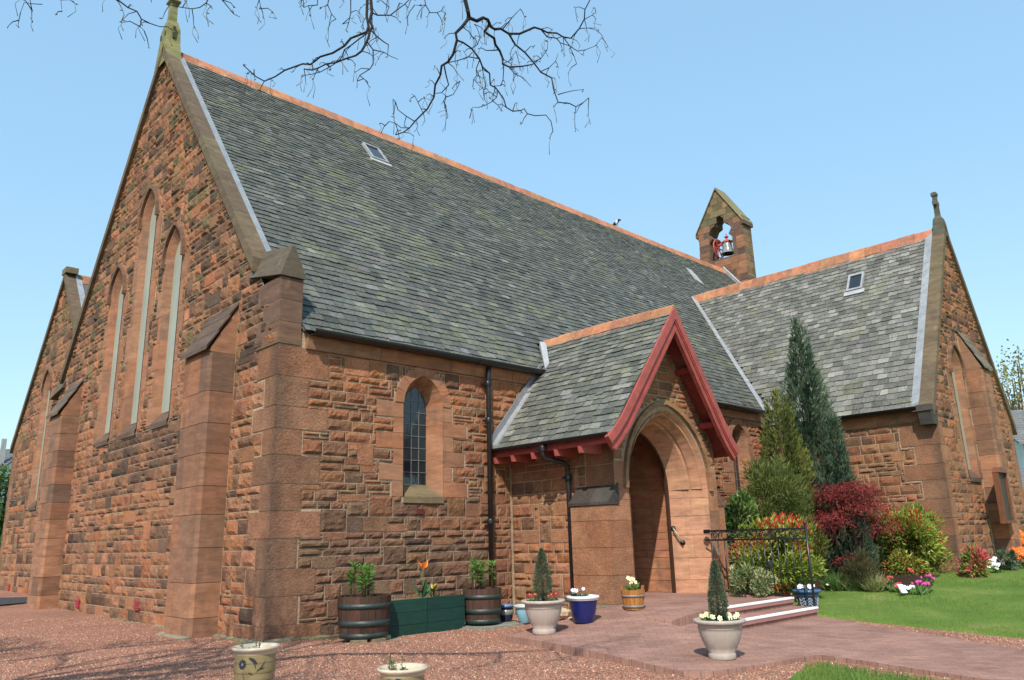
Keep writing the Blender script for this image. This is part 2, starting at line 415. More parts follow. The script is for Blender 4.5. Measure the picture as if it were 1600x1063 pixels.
def window(parent, W, cu, v0o, v0i, vs, hwo, ro, hwi, ri, depth, ringw, seed, glass=None, hood=False, bars=(2, 7), teeth=(.2, .34), dark=.1, sillc=None, name='window'):
    rng = random.Random(seed); glass = glass or GLASS
    s = MB(); m, k = 6, 8
    lo = outline(cu, v0o, vs, hwo, ro, m, k); li = outline(cu, v0i, vs, hwi, ri, m, k)
    n = len(lo)-1; cols = []
    bl = [dcol(rng, dark*2) for _ in range(n)]
    for j in range(n): cols.append(bl[j] if j < m or j >= n-m else bl[(j//2)*2])
    s.loft([[W.P(*p, .022) for p in lo], [W.P(*p, -depth) for p in li]], cols=cols)
    W.holes.append(lo)
    W.fns.append(inside(cu, v0o, vs, hwo, ro, ringw+.01))
    archband(s, W, cu, vs, hwo, ro, hwo+ringw, ro+ringw*1.05, -.004, .024, 4, rng, lambda r: dcol(r, dark))
    h = (vs-v0o)/m
    for side in (-1, 1):
        for j in range(m):
            w = teeth[(j+(side > 0)) % 2]*rng.uniform(.9, 1.1)
            a, b = sorted((cu+side*hwo, cu+side*(hwo+w)))
            stone(s, W, a, b, v0o+j*h, v0o+(j+1)*h, dcol(rng, dark), rng, rock=False, g=.004); W.block(a-.01, b+.01, v0o+j*h-.005, v0o+(j+1)*h+.005)
    o = s.build(name, DRESS, parent)
    sb = MB(); c = sillc or mixc(BROWN, MOSS, .5)
    p = [W.P(cu-hwo, v0o-.09, 0), W.P(cu+hwo, v0o-.09, 0), W.P(cu+hwo, v0o-.1, .045), W.P(cu-hwo, v0o-.1, .045),
         W.P(cu-hwi, v0i, -depth), W.P(cu+hwi, v0i, -depth), W.P(cu+hwo*.98, v0o, .045), W.P(cu-hwo*.98, v0o, .045)]
    sb.hexa(p, c); sb.build('sill', DRESS, o); W.block(cu-hwo-.02, cu+hwo+.02, v0o-.12, v0o+.01)
    g = MB(); g.poly([W.P(*p, -depth+.012) for p in li], col=(.30, .31, .24)); go = g.build('glass', glass, o)
    lb = MB(); lc = (.16, .16, .16)
    top = inside(cu, v0i, vs, hwi, ri)
    for i in range(1, bars[0]+1):
        u = cu-hwi+2*hwi*i/(bars[0]+1); v = vs+ri
        while v > vs and not top(u, v): v -= .02
        lb.bar(W.P(u, v0i, -depth+.016), W.P(u, v, -depth+.016), .012, .01, lc)
    for j in range(1, bars[1]+1):
        v = lerp(v0i, vs+ri*.6, j/(bars[1]+.5)); ww = hwi
        while ww > .02 and not top(cu+ww*.99, v): ww -= .01
        lb.bar(W.P(cu-ww, v, -depth+.017), W.P(cu+ww, v, -depth+.017), .014, .01, lc)
    if bars[1]: lb.build('lead_bars', LEAD, o)
    if hood:
        hb = MB(); archband(hb, W, cu, vs, hwo+.06, ro+.07, hwo+.125, ro+.145, .01, .085, 5, rng, lambda r: mixc(dcol(r, .7), DARK, .35), .01, drop=.08)
        hb.build('hood_mould', DRESS, o)
    return o
def base_face(mb, W, outer): mb.poly([W.P(u, v) for u, v in outer], [[W.P(u, v) for u, v in h] for h in W.holes], MORT)

# ------------------------------------------------------------------ slates
def slates(mb, O, U, S, u0, u1, s1, ok, seed, ex=(.19, .13), wd=(.2, .34), pal=None, lichen=0.0):
    O = Vector(O); U = Vector(U).normalized(); S = Vector(S).normalized(); N = U.cross(S)
    if N.z < 0: N = -N
    rng = random.Random(seed); s = -.03
    pal = pal or [(.085, .089, .077), (.098, .10, .086), (.074, .079, .070), (.11, .112, .094), (.088, .092, .086), (.08, .084, .07)]
    while s < s1:
        e = lerp(ex[0], ex[1], max(0, s)/s1); u = u0-rng.uniform(0, .3)
        while u < u1:
            w = rng.uniform(*wd)*lerp(1, .85, max(0, s)/s1)
            a, b = max(u, u0), min(u+w, u1)
            u += w
            if b-a < .05 or s > s1-.05: continue
            if not ok((a+b)/2, s+e*.6): continue
            kk_ = 1+rng.gauss(0, .15); c = tuple(max(.04, x*kk_) for x in rng.choice(pal))
            pz = noise.noise(Vector((a*.55, s*.55, seed)))
            if lichen and pz > .05 and rng.random() < lichen*(pz+.25): c = mixc(c, (.17, .175, .11), rng.uniform(.15, .55))
            if rng.random() < .02: c = mixc(c, (.24, .24, .23), .45)
            if rng.random() < .02: c = mixc(c, (.16, .12, .125), .4)
            t = s+rng.uniform(-.012, .012)+.022*noise.noise(Vector((a*.45, s*.6, seed+7)))-(.05 if rng.random() < .006 else 0); hd = min(s1, s+e*1.9); th = .014
            n0 = .030+rng.uniform(0, .012); r = rng.uniform(-.006, .006); g = .003
            P = lambda x, y, n: O+U*x+S*y+N*n
            ck = e*.12*rng.random(); ck2 = e*.12*rng.random()
            tl = [P(a+g, t+r+ck, n0), P(a+g+(b-a)*.18, t+r, n0), P(b-g-(b-a)*.18, t-r, n0), P(b-g, t-r+ck2, n0)]
            lo = [q-N*th for q in tl]; hu = [P(b-g, hd, .004), P(a+g, hd, .004)]
            mb.add(tl+lo+hu, [(0, 1, 2, 3, 8, 9), (0, 4, 5, 1), (1, 5, 6, 2), (2, 6, 7, 3), (0, 9, 4), (3, 7, 8)], c)
        s += e
def ridge_tiles(mb, a, b, w, k, h0, L, rng, col=(.39, .165, .088)):
    """inverted V terracotta tiles from a to b, half width w, falling k per unit"""
    a = Vector(a); b = Vector(b); d = (b-a); n = max(1, round(d.length/L)); d /= n; x = Vector((-d.y, d.x, 0)).normalized()
    for i in range(n):
        p = a+d*(i+.006); q = a+d*(i+.994); c = jit(rng, col, .2); dz = rng.uniform(-.012, .012)
        sec = lambda o: [o-x*w+Vector((0, 0, dz-k*w)), o-x*.05+Vector((0, 0, dz+h0-.04)), o+Vector((0, 0, dz+h0)), o+x*.05+Vector((0, 0, dz+h0-.04)), o+x*w+Vector((0, 0, dz-k*w)), o+x*(w-.02)+Vector((0, 0, dz-k*w-.035)), o+Vector((0, 0, dz-.02)), o-x*(w-.02)+Vector((0, 0, dz-k*w-.035))]
        A = sec(p); B = sec(q); nn = 8
        mb.add(A+B, [(k2, (k2+1) % nn, nn+(k2+1) % nn, nn+k2) for k2 in range(nn)]+[tuple(range(nn))[::-1], tuple(range(nn, 2*nn))], c)
# ------------------------------------------------------------------ the church
church = thing('church', 'red sandstone church with grey slate roofs, a gabled porch and a bellcote', 'church', (0, 0, 0))
K = 1.254; RY = 6.2; RZ = 12.15; EZ = RZ-K*(RY+.1); NL = 23.5; GW = 12.4
rz = lambda y: RZ-K*abs(y-RY)
rng = random.Random(5)
TX0, TX1, TY, TRX, TRZ, TEZ = 13.85, 19.95, -4.25, 16.9, 8.95, 3.85
KT = (TRZ-TEZ)/(TRX-TX0+.12); tz = lambda x: TRZ-KT*abs(x-TRX)
PX0, PX1, PY, PRX, PRZ = 4.61, 7.54, -2.36, 5.99, 4.97
PEW, PEE, PEZ = 4.12, 7.66, 2.70      # porch eaves
WW = Wall((0, 0, 0), (0, 1, 0), (-1, 0, 0)); WS = Wall((0, 0, 0), (1, 0, 0), (0, -1, 0))
# west gable + south wall
gm = MB(); sm = MB()
wins = [(7.82, 3.42, 3.62, 6.68, .42, .62, .27, .46), (6.17, 3.42, 3.62, 8.0, .42, .64, .27, .48), (4.5, 3.42, 3.62, 6.62, .42, .62, .27, .46)]
for i, (cu, a, b, vs, h, r, hi, ri) in enumerate(wins):
    window(church, WW, cu, a, b, vs, h, r, hi, ri, .10, .16, 20+i, SHEET, True, (0, 0), (.16, .3), .22, sillc=mixc(BROWN, DARK, .6))
for i, cx in enumerate((2.62, 12.62)):
    window(church, WS, cx, 1.86, 2.07, 3.36, .40, .49, .23, .33, .24, .17, 40+i, GLASS, False, (2, 7), (.2, .5), .08)
quoins((gm, sm), WW, WS, -.25, 4.0, 7, brown=.75)
for (y0) in (1.45, 9.85): WW.block(y0-.02, y0+1.02, -.3, 4.9)
gtop = lambda u: rz(u)-.06
WW.block(-.1, .34, 4.9, 6)
masonry(gm, WW, .0, GW, -.27, 12.1, col_west, 3, gtop, res=.055)
base_face(gm, WW, [(-.0, -.3), (GW, -.3), (GW, rz(GW)-.05), (RY, RZ-.05), (.0, rz(0)-.05)])
gm.build('gable_wall', STONE, church)
WS.block(4.55, 7.6, -.3, 2.7)
WS.block(-.1, .45, 3.98, 6)
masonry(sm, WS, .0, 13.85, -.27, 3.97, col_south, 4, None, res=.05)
base_face(sm, WS, [(0, -.3), (23.5, -.3), (23.5, 4.25), (0, 4.25)])
sm.build('side_wall', STONE, church)
# eaves course
ec = MB(); x = .42
while x < 13.8:
    x2 = min(13.85, x+rng.uniform(1.0, 1.5)); c = dcol(rng, .1)
    ec.hexa([(x+.004, -.002, 3.98), (x2-.004, -.002, 3.98), (x2-.004, -.05, 3.99), (x+.004, -.05, 3.99), (x+.004, -.002, 4.26), (x2-.004, -.002, 4.26), (x2-.004, -.085, 4.19), (x+.004, -.085, 4.19)], c); x = x2
ec.build('eaves_course', DRESS, church)
# corner pier above the eaves with its little gablet (kneeler)
kn = MB(); z = 4.02; i = 0
while z < 5.04:
    zz = min(5.05, z+.34); c = mixc(mixc(dcol(rng, .5), BROWN, .6), DARK, rng.uniform(.2, .6))
    kn.box(-.026, .335, -.026, .5 if i % 2 else .7, z+.003, zz-.003, c); z = zz; i += 1
kc = (.105, .085, .062)
kn.hexa([(-.06, -.06, 5.05), (.37, -.06, 5.05), (.37, 1.05, 5.28), (-.06, 1.05, 5.28), (.11, -.06, 5.54), (.16, -.06, 5.54), (.16, 1.25, 5.78), (.11, 1.25, 5.78)], kc)
kn.build('kneeler', DRESS, church); kn = MB()
kn.hexa([(-.09, 11.35, 5.15), (.40, 11.35, 5.15), (.40, 12.45, 5.0), (-.09, 12.45, 5.0), (.10, 11.2, 5.66), (.16, 11.2, 5.66), (.16, 12.45, 5.5), (.10, 12.45, 5.5)], kc)
kn.build('kneeler', DRESS, church)
# copings
def coping(mb, ya, za, yb, zb, x0, x1, n, swap=False, up=.15, dn=.10, col=None, lx=None):
    for i in range(n):
        t0, t1 = (i+.004)/n, (i+.996)/n
        y0, z0, y1, z1 = lerp(ya, yb, t0), lerp(za, zb, t0), lerp(ya, yb, t1), lerp(za, zb, t1)
        c = mixc(mixc(BROWN, DARK, rng.uniform(.35, .65)), MOSS, rng.uniform(.1, .4)) if not col else jit(rng, col)
        pts = []
        for (y, z) in ((y0, z0), (y1, z1)): pts += [(x0, y, z-dn), (x1, y, z-dn), (x1, y, z+up-.03), (x0, y, z+up)]
        if swap: pts = [(b, a, c2) for a, b, c2 in pts]
        mb.hexa(pts, c)
cp = MB(); coping(cp, .85, rz(.85), RY+.02, RZ, -.09, .22, 6); coping(cp, 11.6, rz(11.6), RY-.02, RZ, -.09, .22, 6)
cp.build('coping', DRESS, church)
fl = MB()
fl.hexa([(.215, .3, rz(.3)+.0), (.36, .3, rz(.3)), (.36, .3, rz(.3)+.065), (.215, .3, rz(.3)+.11), (.215, RY, RZ), (.36, RY, RZ), (.36, RY, RZ+.065), (.215, RY, RZ+.11)], (.27, .285, .30))
fl.build('lead_flashing', LEAD, church)
# cross on the west gable
cr = MB(); cc = (.20, .19, .085); X, Y = .08, RY+.08
def ring4(w, d, z): return [(X-d, Y-w, z), (X+d, Y-w, z), (X+d, Y+w, z), (X-d, Y+w, z)]
cr.loft([ring4(.40, .16, 11.78), ring4(.24, .16, 12.3), ring4(.22, .16, 12.36), ring4(.18, .15, 12.74), ring4(.11, .11, 12.96)], cc, closed=True)
cr.loft([ring4(.085, .085, 12.95), ring4(.07, .07, 13.62)], cc, closed=True)
for zc in (13.5, 13.75):
    cr.loft([ring4(.08, .08, zc-.06), ring4(.15, .12, zc-.01), ring4(.15, .12, zc+.03), ring4(.08, .08, zc+.06)], mixc(cc, DARK, .3), closed=True)
cr.box(X-.08, X+.08, Y-.085, Y+.085, 13.8, 14.75, cc); cr.box(X-.075, X+.075, Y-.42, Y-.087, 14.2, 14.4, cc); cr.box(X-.075, X+.075, Y+.087, Y+.42, 14.2, 14.4, cc)
for s in (-1, 1): cr.box(X-.172, X-.168, Y+s*.13-.03, Y+s*.13+.03, 12.5, 12.62, DARK)
cr.box(X-.03, X+.03, Y-.245, Y-.2, 12.45, 12.75, (.05, .05, .03))
cr.build('gable_cross', DRESS, church)
# buttresses of the west gable
def buttress(parent, W, u0, u1, proj, ztop, zin, z0, seed, wcol=(.10, .073, .056), darkf=.2):
    r = random.Random(seed); b = MB(); z = z0; i = 0
    while z < ztop-.02:
        zz = min(ztop, z+r.uniform(.36, .5)); zz = ztop if ztop-zz < .2 else zz
        ca, cb = dcol(r, darkf), dcol(r, darkf)
        sp = lerp(u0, u1, (.3, .68)[i % 2]); e = .004; ch = .05
        if r.random() < .5: ca = mixc(ca, DARK, r.uniform(.2, .6))
        if r.random() < .25: cb = mixc(cb, DARK, r.uniform(.2, .5))
        if z > ztop-.5: ca = mixc(ca, DARK, .4); cb = mixc(cb, DARK, .3)
        for (a, c, col) in ((u0, sp, ca), (sp, u1, cb)):
            q = lambda u, n, zt: W.P(u, zt, n)
            a2, c2 = a+(e if a != u0 else 0), c-(e if c != u1 else 0)
            f0 = proj-(ch if a == u0 else 0); f1 = proj-(ch if c == u1 else 0)
            pts = []
            for zt in (z+e, zz-e):
                pts += [q(a2, 0, zt), q(a2, f0, zt), q(a2+(ch if a == u0 else 0), proj, zt), q(c2-(ch if c == u1 else 0), proj, zt), q(c2, f1, zt), q(c2, 0, zt)]
            b.add(pts, [(0, 1, 2, 3, 4, 5)[::-1], (6, 7, 8, 9, 10, 11)]+[(k, (k+1) % 6, 6+(k+1) % 6, 6+k) for k in range(6)], col)
        z = zz; i += 1
    b.hexa([W.P(u0, ztop, -.01), W.P(u1, ztop, -.01), W.P(u1, ztop, proj-.02), W.P(u0, ztop, proj-.02), W.P(u0, zin-.02, -.01), W.P(u1, zin-.02, -.01), W.P(u1, ztop+.06, proj-.02), W.P(u0, ztop+.06, proj-.02)], dcol(r, .3))
    b.box(0, 0, 0, 0, 0, 0) if False else None
    o = b.build('buttress', DRESS, parent)
    w = MB(); n = 3
    for k in range(n):
        t0, t1 = k/n, (k+1)/n+.03*(k < n-1)
        f = lambda t, h: (lerp(proj+.06, -.01, t), lerp(ztop, zin, t)+h+(.03*0))
        a0, a1, b0, b1 = f(t0, .02), f(t0, .085), f(t1, .02), f(t1, .06)
        w.hexa([W.P(u0-.015, a0[1], a0[0]), W.P(u1+.03, a0[1], a0[0]), W.P(u1+.03, b0[1], b0[0]), W.P(u0-.03, b0[1], b0[0]),
                W.P(u0-.03, a1[1], a1[0]), W.P(u1+.03, a1[1], a1[0]), W.P(u1+.03, b1[1], b1[0]), W.P(u0-.03, b1[1], b1[0])], jit(r, wcol, .25))
    w.build('weathering', DRESS, o); return o
buttress(church, WW, 1.45, 2.45, .42, 4.12, 4.95, -.25, 61); buttress(church, WW, 9.8, 10.75, .42, 4.22, 5.1, -.25, 62)
# air bricks
for W, u, v in ((WW, 8.3, .1), (WW, 4.8, .2), (WS, 2.55, 1.63)):
    b = MB(); rr = (.33, .02, .03) if W is not WS else (.16, .03, .03)
    q_ = .55 if W is WS else 1; p = lambda a, c, n: W.P(u+a*q_, v+c*q_, n)
    b.hexa([p(-.11, -.08, 0), p(.11, -.08, 0), p(.11, -.08, .03), p(-.11, -.08, .03), p(-.11, .08, 0), p(.11, .08, 0), p(.11, .08, .03), p(-.11, .08, .03)], mixc(rr, DARK, .5))
    for j in range(5):
        zz = -.07+j*.032; b.hexa([p(-.115, zz, 0), p(.115, zz, 0), p(.115, zz, .042), p(-.115, zz, .042), p(-.115, zz+.02, 0), p(.115, zz+.02, 0), p(.115, zz+.02, .034), p(-.115, zz+.02, .034)], rr)
    b.build('air_brick', REDP, church)
# weathered footing showing above the gravel
rf_ = random.Random(6)
def foot(W, u0, u1, n0):
    u = u0; ft = MB()
    while u < u1:
        w = rf_.uniform(.15, .5); u2 = min(u1, u+w); d0, d1 = n0+rf_.uniform(.03, .11), n0+rf_.uniform(.03, .11); z = -.085+rf_.uniform(0, .03)
        cc_ = mixc((.26, .23, .17), (.17, .17, .09), rf_.random())
        ft.hexa([W.P(u, -.25, n0-.02), W.P(u2, -.25, n0-.02), W.P(u2, -.25, d1), W.P(u, -.25, d0), W.P(u, z+.02, n0-.02), W.P(u2, z+.02, n0-.02), W.P(u2, z-.01, d1), W.P(u, z-.01, d0)], cc_); u = u2
    ft.build('footing', STONE, church)
foot(WW, .0, 1.44, 0); foot(WW, 1.44, 2.46, .42); foot(WW, 2.47, 9.78, 0); foot(WW, 9.78, 10.77, .42); foot(WS, 0, 4.5, 0)
# nave roof
def valley_x(y): return TRX-(TRZ-(EZ+K*(y+.1)))/KT
vy_top = (TRZ-EZ)/K-.1
def ok_nave(u, s):
    y = -.1+s/math.sqrt(1+K*K); z = EZ+K*(y+.1)
    if y < vy_top+.05 and u > valley_x(y)-.1: return False
    if z < PRZ and PEW-.1 < u < PEE+.3 and z < PRZ-1.22*abs(u-PRX)+.05: return False
    return True
rf = MB(); SL = math.sqrt(1+K*K)
slates(rf, (0, -.1, EZ), (1, 0, 0), (0, 1, K), .34, NL, (RY-.0)*SL+.05, ok_nave, 11, (.165, .12), (.17, .29), lichen=.6)
rf.add([(.34, -.08, EZ-.01), (NL, -.08, EZ-.01), (NL, RY, RZ-.01), (.34, RY, RZ-.01), (NL, 2*RY+.08, EZ-.01), (.34, 2*RY+.08, EZ-.01)], [(0, 1, 2, 3), (3, 2, 4, 5)], (.08, .085, .085))
ro = rf.build('roof', SLATE, church)
rt = MB(); ridge_tiles(rt, (.24, RY, RZ+.02), (NL-.1, RY, RZ+.02), .2, K, .1, .46, rng); rt.build('ridge_tiles', TERRA, ro)
# lead patch and skylight
def on_nave(x, y, n=0): return Vector((x, y, EZ+K*(y+.1)))+Vector((0, -K, 1)).normalized()*n
def skylight(parent, f, u0, u1, v0, v1):
    m = MB(); lc = (.30, .31, .325)
    H = lambda a, b, c, d, n0, n1, col: m.hexa([f(a, c, n0), f(b, c, n0), f(b, d, n0), f(a, d, n0), f(a, c, n1), f(b, c, n1), f(b, d, n1), f(a, d, n1)], col)
    t = .055
    H(u0, u0+t, v0, v1, .02, .1, lc); H(u1-t, u1, v0, v1, .02, .1, lc); H(u0+t, u1-t, v1-t*.6, v1, .02, .1, lc); H(u0+t, u1-t, v0, v0+t*.6, .02, .1, lc)
    H(u0-.06, u1+.06, v0-.08, v0-.005, .03, .07, (.38, .39, .40))
    o = m.build('skylight', LEAD, parent)
    g = MB(); g.add([f(u0+t, v0, .07), f(u1-t, v0, .07), f(u1-t, v1, .07), f(u0+t, v1, .07)], [(0, 1, 2, 3)], (.1, .1, .1)); g.build('glass', GLASS, o)
skylight(church, on_nave, 4.66, 5.16, 4.87, 5.36)
lp = MB(); lp.hexa([on_nave(18.85, 4.75, .03), on_nave(19.15, 4.6, .03), on_nave(19.45, 5.25, .03), on_nave(19.15, 5.3, .03), on_nave(18.85, 4.75, .06), on_nave(19.15, 4.6, .06), on_nave(19.45, 5.25, .06), on_nave(19.15, 5.3, .06)], (.34, .35, .35)); lp.build('lead_patch', LEAD, church)
# gutters
def gutter(parent, a, b, r=.062, out=Vector((0, -1, 0)), col=(.012, .012, .014), n=None):
    m = MB(); a = Vector(a); b = Vector(b); ring = []
    for p in (a, b):
        ring.append([p+out*(-r*math.cos(t))+Vector((0, 0, -r*math.sin(t))) for t in [math.pi*k/10 for k in range(11)]]+[p+out*(-(r-.008)*math.cos(t))+Vector((0, 0, -(r-.008)*math.sin(t))) for t in [math.pi*k/10 for k in range(10, -1, -1)]])
    m.loft(ring, col, closed=True, smooth=False)
    for p in ring: m.add(p, [tuple(range(len(p)))], col)
    L = (b-a).length; n = n or max(1, int(L/1.8)); d = (b-a)/L
    for i in range(1, n+1):
        p = a+(b-a)*(i/(n+1)); rr = r+.009
        q = [[p+d*o+out*(-rr*math.cos(t))+Vector((0, 0, -rr*math.sin(t))) for t in [math.pi*k/10 for k in range(11)]] for o in (-.05, .05)]
        m.loft(q, col)
        for e in q: m.add(e, [tuple(range(11))], col)
    return m.build('gutter', IRON, parent)
def downpipe(parent, pts, r=.045, joints=(), fat=.062):
    m = MB(); c = (.014, .014, .016); m.tube(pts, r, 12, c)
    for p in joints: p = Vector(p); m.tube([p-Vector((0, 0, .055)), p-Vector((0, 0, .035)), p+Vector((0, 0, .035)), p+Vector((0, 0, .055))], [r+.006, fat, fat, r+.006], 12, c); m.box(p.x-.1, p.x+.1, p.y+.02, p.y+.06, p.z-.02, p.z+.02, c)
    return m.build('downpipe', IRON, parent)
gutter(church, (.44, -.185, EZ+.01), (5.36, -.185, EZ+.01), .088); gutter(church, (6.62, -.185, EZ+.01), (13.62, -.185, EZ+.01), .088)
downpipe(church, [(3.98, -.14, 4.16), (3.98, -.12, 4.0), (3.98, -.11, -.1)], joints=[(3.98, -.11, 3.86), (3.98, -.11, 3.2), (3.98, -.11, 1.46)])

# ------------------------------------------------------------------ transept
WT = Wall((TX0, 0, 0), (0, -1, 0), (-1, 0, 0)); WG = Wall((TX0, TY, 0), (1, 0, 0), (0, -1, 0)); TWD = TX1-TX0
tm = MB(); tg = MB()
window(church, WG, 2.05, 2.3, 2.5, 4.9, .4, .62, .25, .46, .12, .16, 71, SHEET, True, (0, 0), (.16, .3), .2, sillc=mixc(BROWN, DARK, .6))
window(church, WG, 4.05, 2.3, 2.5, 4.9, .4, .62, .25, .46, .12, .16, 72, SHEET, True, (0, 0), (.16, .3), .2, sillc=mixc(BROWN, DARK, .6))
quoins((tm, tg), WT, WG, -.1, 3.5, 75, ua=-TY, sa=-1, la=(.75, .5), lb=(.36, .25))
quoins((None, tg), None, WG, -.1, 4.3, 76, lb=(.36, .25), ub=TWD, sb=-1)
WG.block(2.6, 3.5, -.3, 5.9)
gt = lambda u: tz(TX0+u)-.05
masonry(tm, WT, 0, -TY, -.12, 3.5, col_trans, 8, res=.07)
masonry(tg, WG, 0, TWD, -.12, TRZ, col_transg, 9, gt, res=.07)
base_face(tm, WT, [(0, -.3), (-TY, -.3), (-TY, 3.8), (0, 3.8)]); tm.build('side_wall', STONE, church)
base_face(tg, WG, [(0, -.3), (TWD, -.3), (TWD, tz(TX1)-.06), (TRX-TX0, TRZ-.06), (0, tz(TX0)-.06)]); 
tg.add([(TX1, TY, -.3), (TX1, 6, -.3), (TX1, 6, 3.9), (TX1, TY, 3.9)], [(0, 1, 2, 3)], BROWN)
tg.build('gable_wall', STONE, church)
buttress(church, WG, 2.72, 3.4, .42, 5.0, 6.05, -.1, 77, (.13, .125, .09), .1)
te = MB(); y = -.02
while y > TY+.1:
    y2 = max(TY, y-rng.uniform(.9, 1.3)); te.box(TX0-.06, TX0-.002, y2+.004, y-.004, 3.52, 3.78, dcol(rng, .1)); y = y2
te.build('eaves_course', DRESS, church)
tk = MB(); tk.hexa([(TX0-.24, TY-.04, 3.42), (TX0, TY-.04, 3.42), (TX0, TY+.25, 3.42), (TX0-.24, TY+.25, 3.42), (TX0-.32, TY-.04, 3.72), (TX0+.1, TY-.04, 3.72), (TX0+.1, TY+.25, 3.72), (TX0-.32, TY+.25, 3.72)], (.06, .055, .05))
tk.box(TX0-.34, TX0+.1, TY-.05, TY+.26, 3.722, 3.86, (.07, .06, .055))
tk.build('kneeler', DRESS, church)
tc = MB()
coping(tc, TX0-.2, tz(TX0-.2), TRX+.02, TRZ+.03, TY-.08, TY+.24, 5, True); coping(tc, TX1+.2, tz(TX1+.2), TRX-.02, TRZ+.03, TY-.08, TY+.24, 5, True)
tc.build('coping', DRESS, church)
tf = MB()
tf.hexa([(TX0-.12, TY+.235, TEZ+.02), (TX0-.12, TY+.42, TEZ), (TX0-.12, TY+.42, TEZ+.07), (TX0-.12, TY+.235, TEZ+.12), (TRX, TY+.235, TRZ+.02), (TRX, TY+.42, TRZ), (TRX, TY+.42, TRZ+.07), (TRX, TY+.235, TRZ+.12)], (.29, .305, .32))
tf.build('lead_flashing', LEAD, church); tf = MB()
vb = lambda y, o: Vector((valley_x(y)+o, y, EZ+K*(y+.1)))
tf.hexa([vb(-.12, -.14)+Vector((0, 0, .01)), vb(-.12, .0)+Vector((0, 0, .02)), vb(vy_top, .0)+Vector((0, 0, .02)), vb(vy_top, -.14)+Vector((0, 0, .01)), vb(-.12, -.14)+Vector((0, 0, .06)), vb(-.12, .06)+Vector((0, 0, .13)), vb(vy_top, .06)+Vector((0, 0, .13)), vb(vy_top, -.14)+Vector((0, 0, .06))], (.28, .295, .31))
tf.build('lead_flashing', LEAD, church)
ts = MB(); tl = math.sqrt(1+KT*KT)
def ok_tr(u, s):
    x = TX0-.12+s/tl; y = TY+.4+u; return y < (TEZ+KT*(x-TX0+.12)-EZ)/K-.1-.06
slates(ts, (TX0-.12, TY+.4, TEZ), (0, 1, 0), (1, 0, KT), 0, 9, (TRX-TX0+.12)*tl+.02, ok_tr, 15, (.175, .135), (.18, .3),
       [(.135, .133, .114), (.165, .162, .14), (.105, .105, .092), (.195, .19, .165), (.14, .134, .123), (.115, .115, .097)], lichen=.1)
ts.add([(TX0-.1, TY+.1, TEZ-.01), (TX0-.1, 0, TEZ-.01), (TRX, vy_top, TRZ-.01), (TRX, TY+.1, TRZ-.01), (TX1+.1, TY+.1, TEZ-.01), (TX1+.1, 0, TEZ-.01)], [(0, 1, 2, 3), (3, 2, 5, 4)], (.08, .085, .085))
tr = ts.build('roof', SLATE, church)
rt = MB(); ridge_tiles(rt, (TRX, TY+.26, TRZ+.02), (TRX, vy_top+.0, TRZ+.02), .2, KT, .1, .46, rng); rt.build('ridge_tiles', TERRA, tr)
on_tr = lambda u, v, n: Vector((TX0-.12+v, u, TEZ+KT*v))+Vector((-KT, 0, 1)).normalized()*n
skylight(church, on_tr, -2.28, -1.84, 2.32, 2.66)
gutter(church, (TX0-.21, -.05, TEZ+.0), (TX0-.21, TY+.27, TEZ+.0), .085, out=Vector((-1, 0, 0)))
# cross on the transept gable
cr = MB(); X, Y = TRX+.02, TY+.06; cc = (.10, .095, .07)
def ringt(w, d, z): return [(X-w, Y-d, z), (X+w, Y-d, z), (X+w, Y+d, z), (X-w, Y+d, z)]
cr.loft([ringt(.2, .14, TRZ-.2), ringt(.13, .13, TRZ+.2), ringt(.11, .11, TRZ+.33), ringt(.065, .065, TRZ+.42)], cc, closed=True)
cr.loft([ringt(.06, .06, TRZ+.41), ringt(.05, .05, TRZ+1.0), ringt(.075, .07, TRZ+1.02), ringt(.075, .07, TRZ+1.1), ringt(.03, .03, TRZ+1.14)], cc, closed=True)
cr.box(X-.13, X-.055, Y-.05, Y+.05, TRZ+.74, TRZ+.86, cc); cr.box(X+.055, X+.13, Y-.05, Y+.05, TRZ+.74, TRZ+.86, cc)
cr.build('gable_cross', DRESS, church)

# ------------------------------------------------------------------ bellcote
BX0, BX1, BY, BH = 23.4, 24.1, 6.12, 1.06
WB = Wall((BX0, BY, 0), (0, 1, 0), (-1, 0, 0)); bm = MB()
tref = lambda hw, z0: [(-hw, z0), (-hw, 13.55), (-hw*.72, 13.72), (-hw*1.0, 13.95), (-hw*.75, 14.2), (-hw*.42, 14.28), (-hw*.4, 14.5), (0, 14.72), (hw*.4, 14.5), (hw*.42, 14.28), (hw*.75, 14.2), (hw*1.0, 13.95), (hw*.72, 13.72), (hw, 13.55), (hw, z0)]
ho = tref(.56, 12.7)
for xx in (BX0, BX1):
    bm.poly([(xx, BY-BH*1.06, 10.5), (xx, BY+BH*1.06, 10.5), (xx, BY+BH, 14.25), (xx, BY, 15.95), (xx, BY-BH, 14.25)], [[(xx, BY+u, v) for u, v in ho]], mixc(BROWN, DARK, .4))
bm.loft([[(BX0, BY+u, v) for u, v in ho], [(BX1, BY+u, v) for u, v in ho]], mixc(BROWN, DARK, .45), closed=True)
for s in (-1, 1): bm.add([(BX0, BY+s*BH*1.06, 10.5), (BX1, BY+s*BH*1.06, 10.5), (BX1, BY+s*BH, 14.25), (BX0, BY+s*BH, 14.25)], [(0, 1, 2, 3)], mixc(BROWN, DARK, .4))
inb = lambda u, v: 12.68 < v < 14.75 and abs(u) < .62 and (v < 14.3 or abs(u) < .3)
WB.fns.append(inb)
def colb(r, u, v):
    c = mixc(BROWN, TAN, r.random()*.6); c = mixc(c, ORANGE, r.uniform(0, .5)); 
    if r.random() < .45: c = mixc(c, DARK, r.uniform(.4, .9))
    if v > 14.2: c = mixc(c, MOSS, .5)
    return jit(r, c)
r2 = random.Random(4); z = 10.6
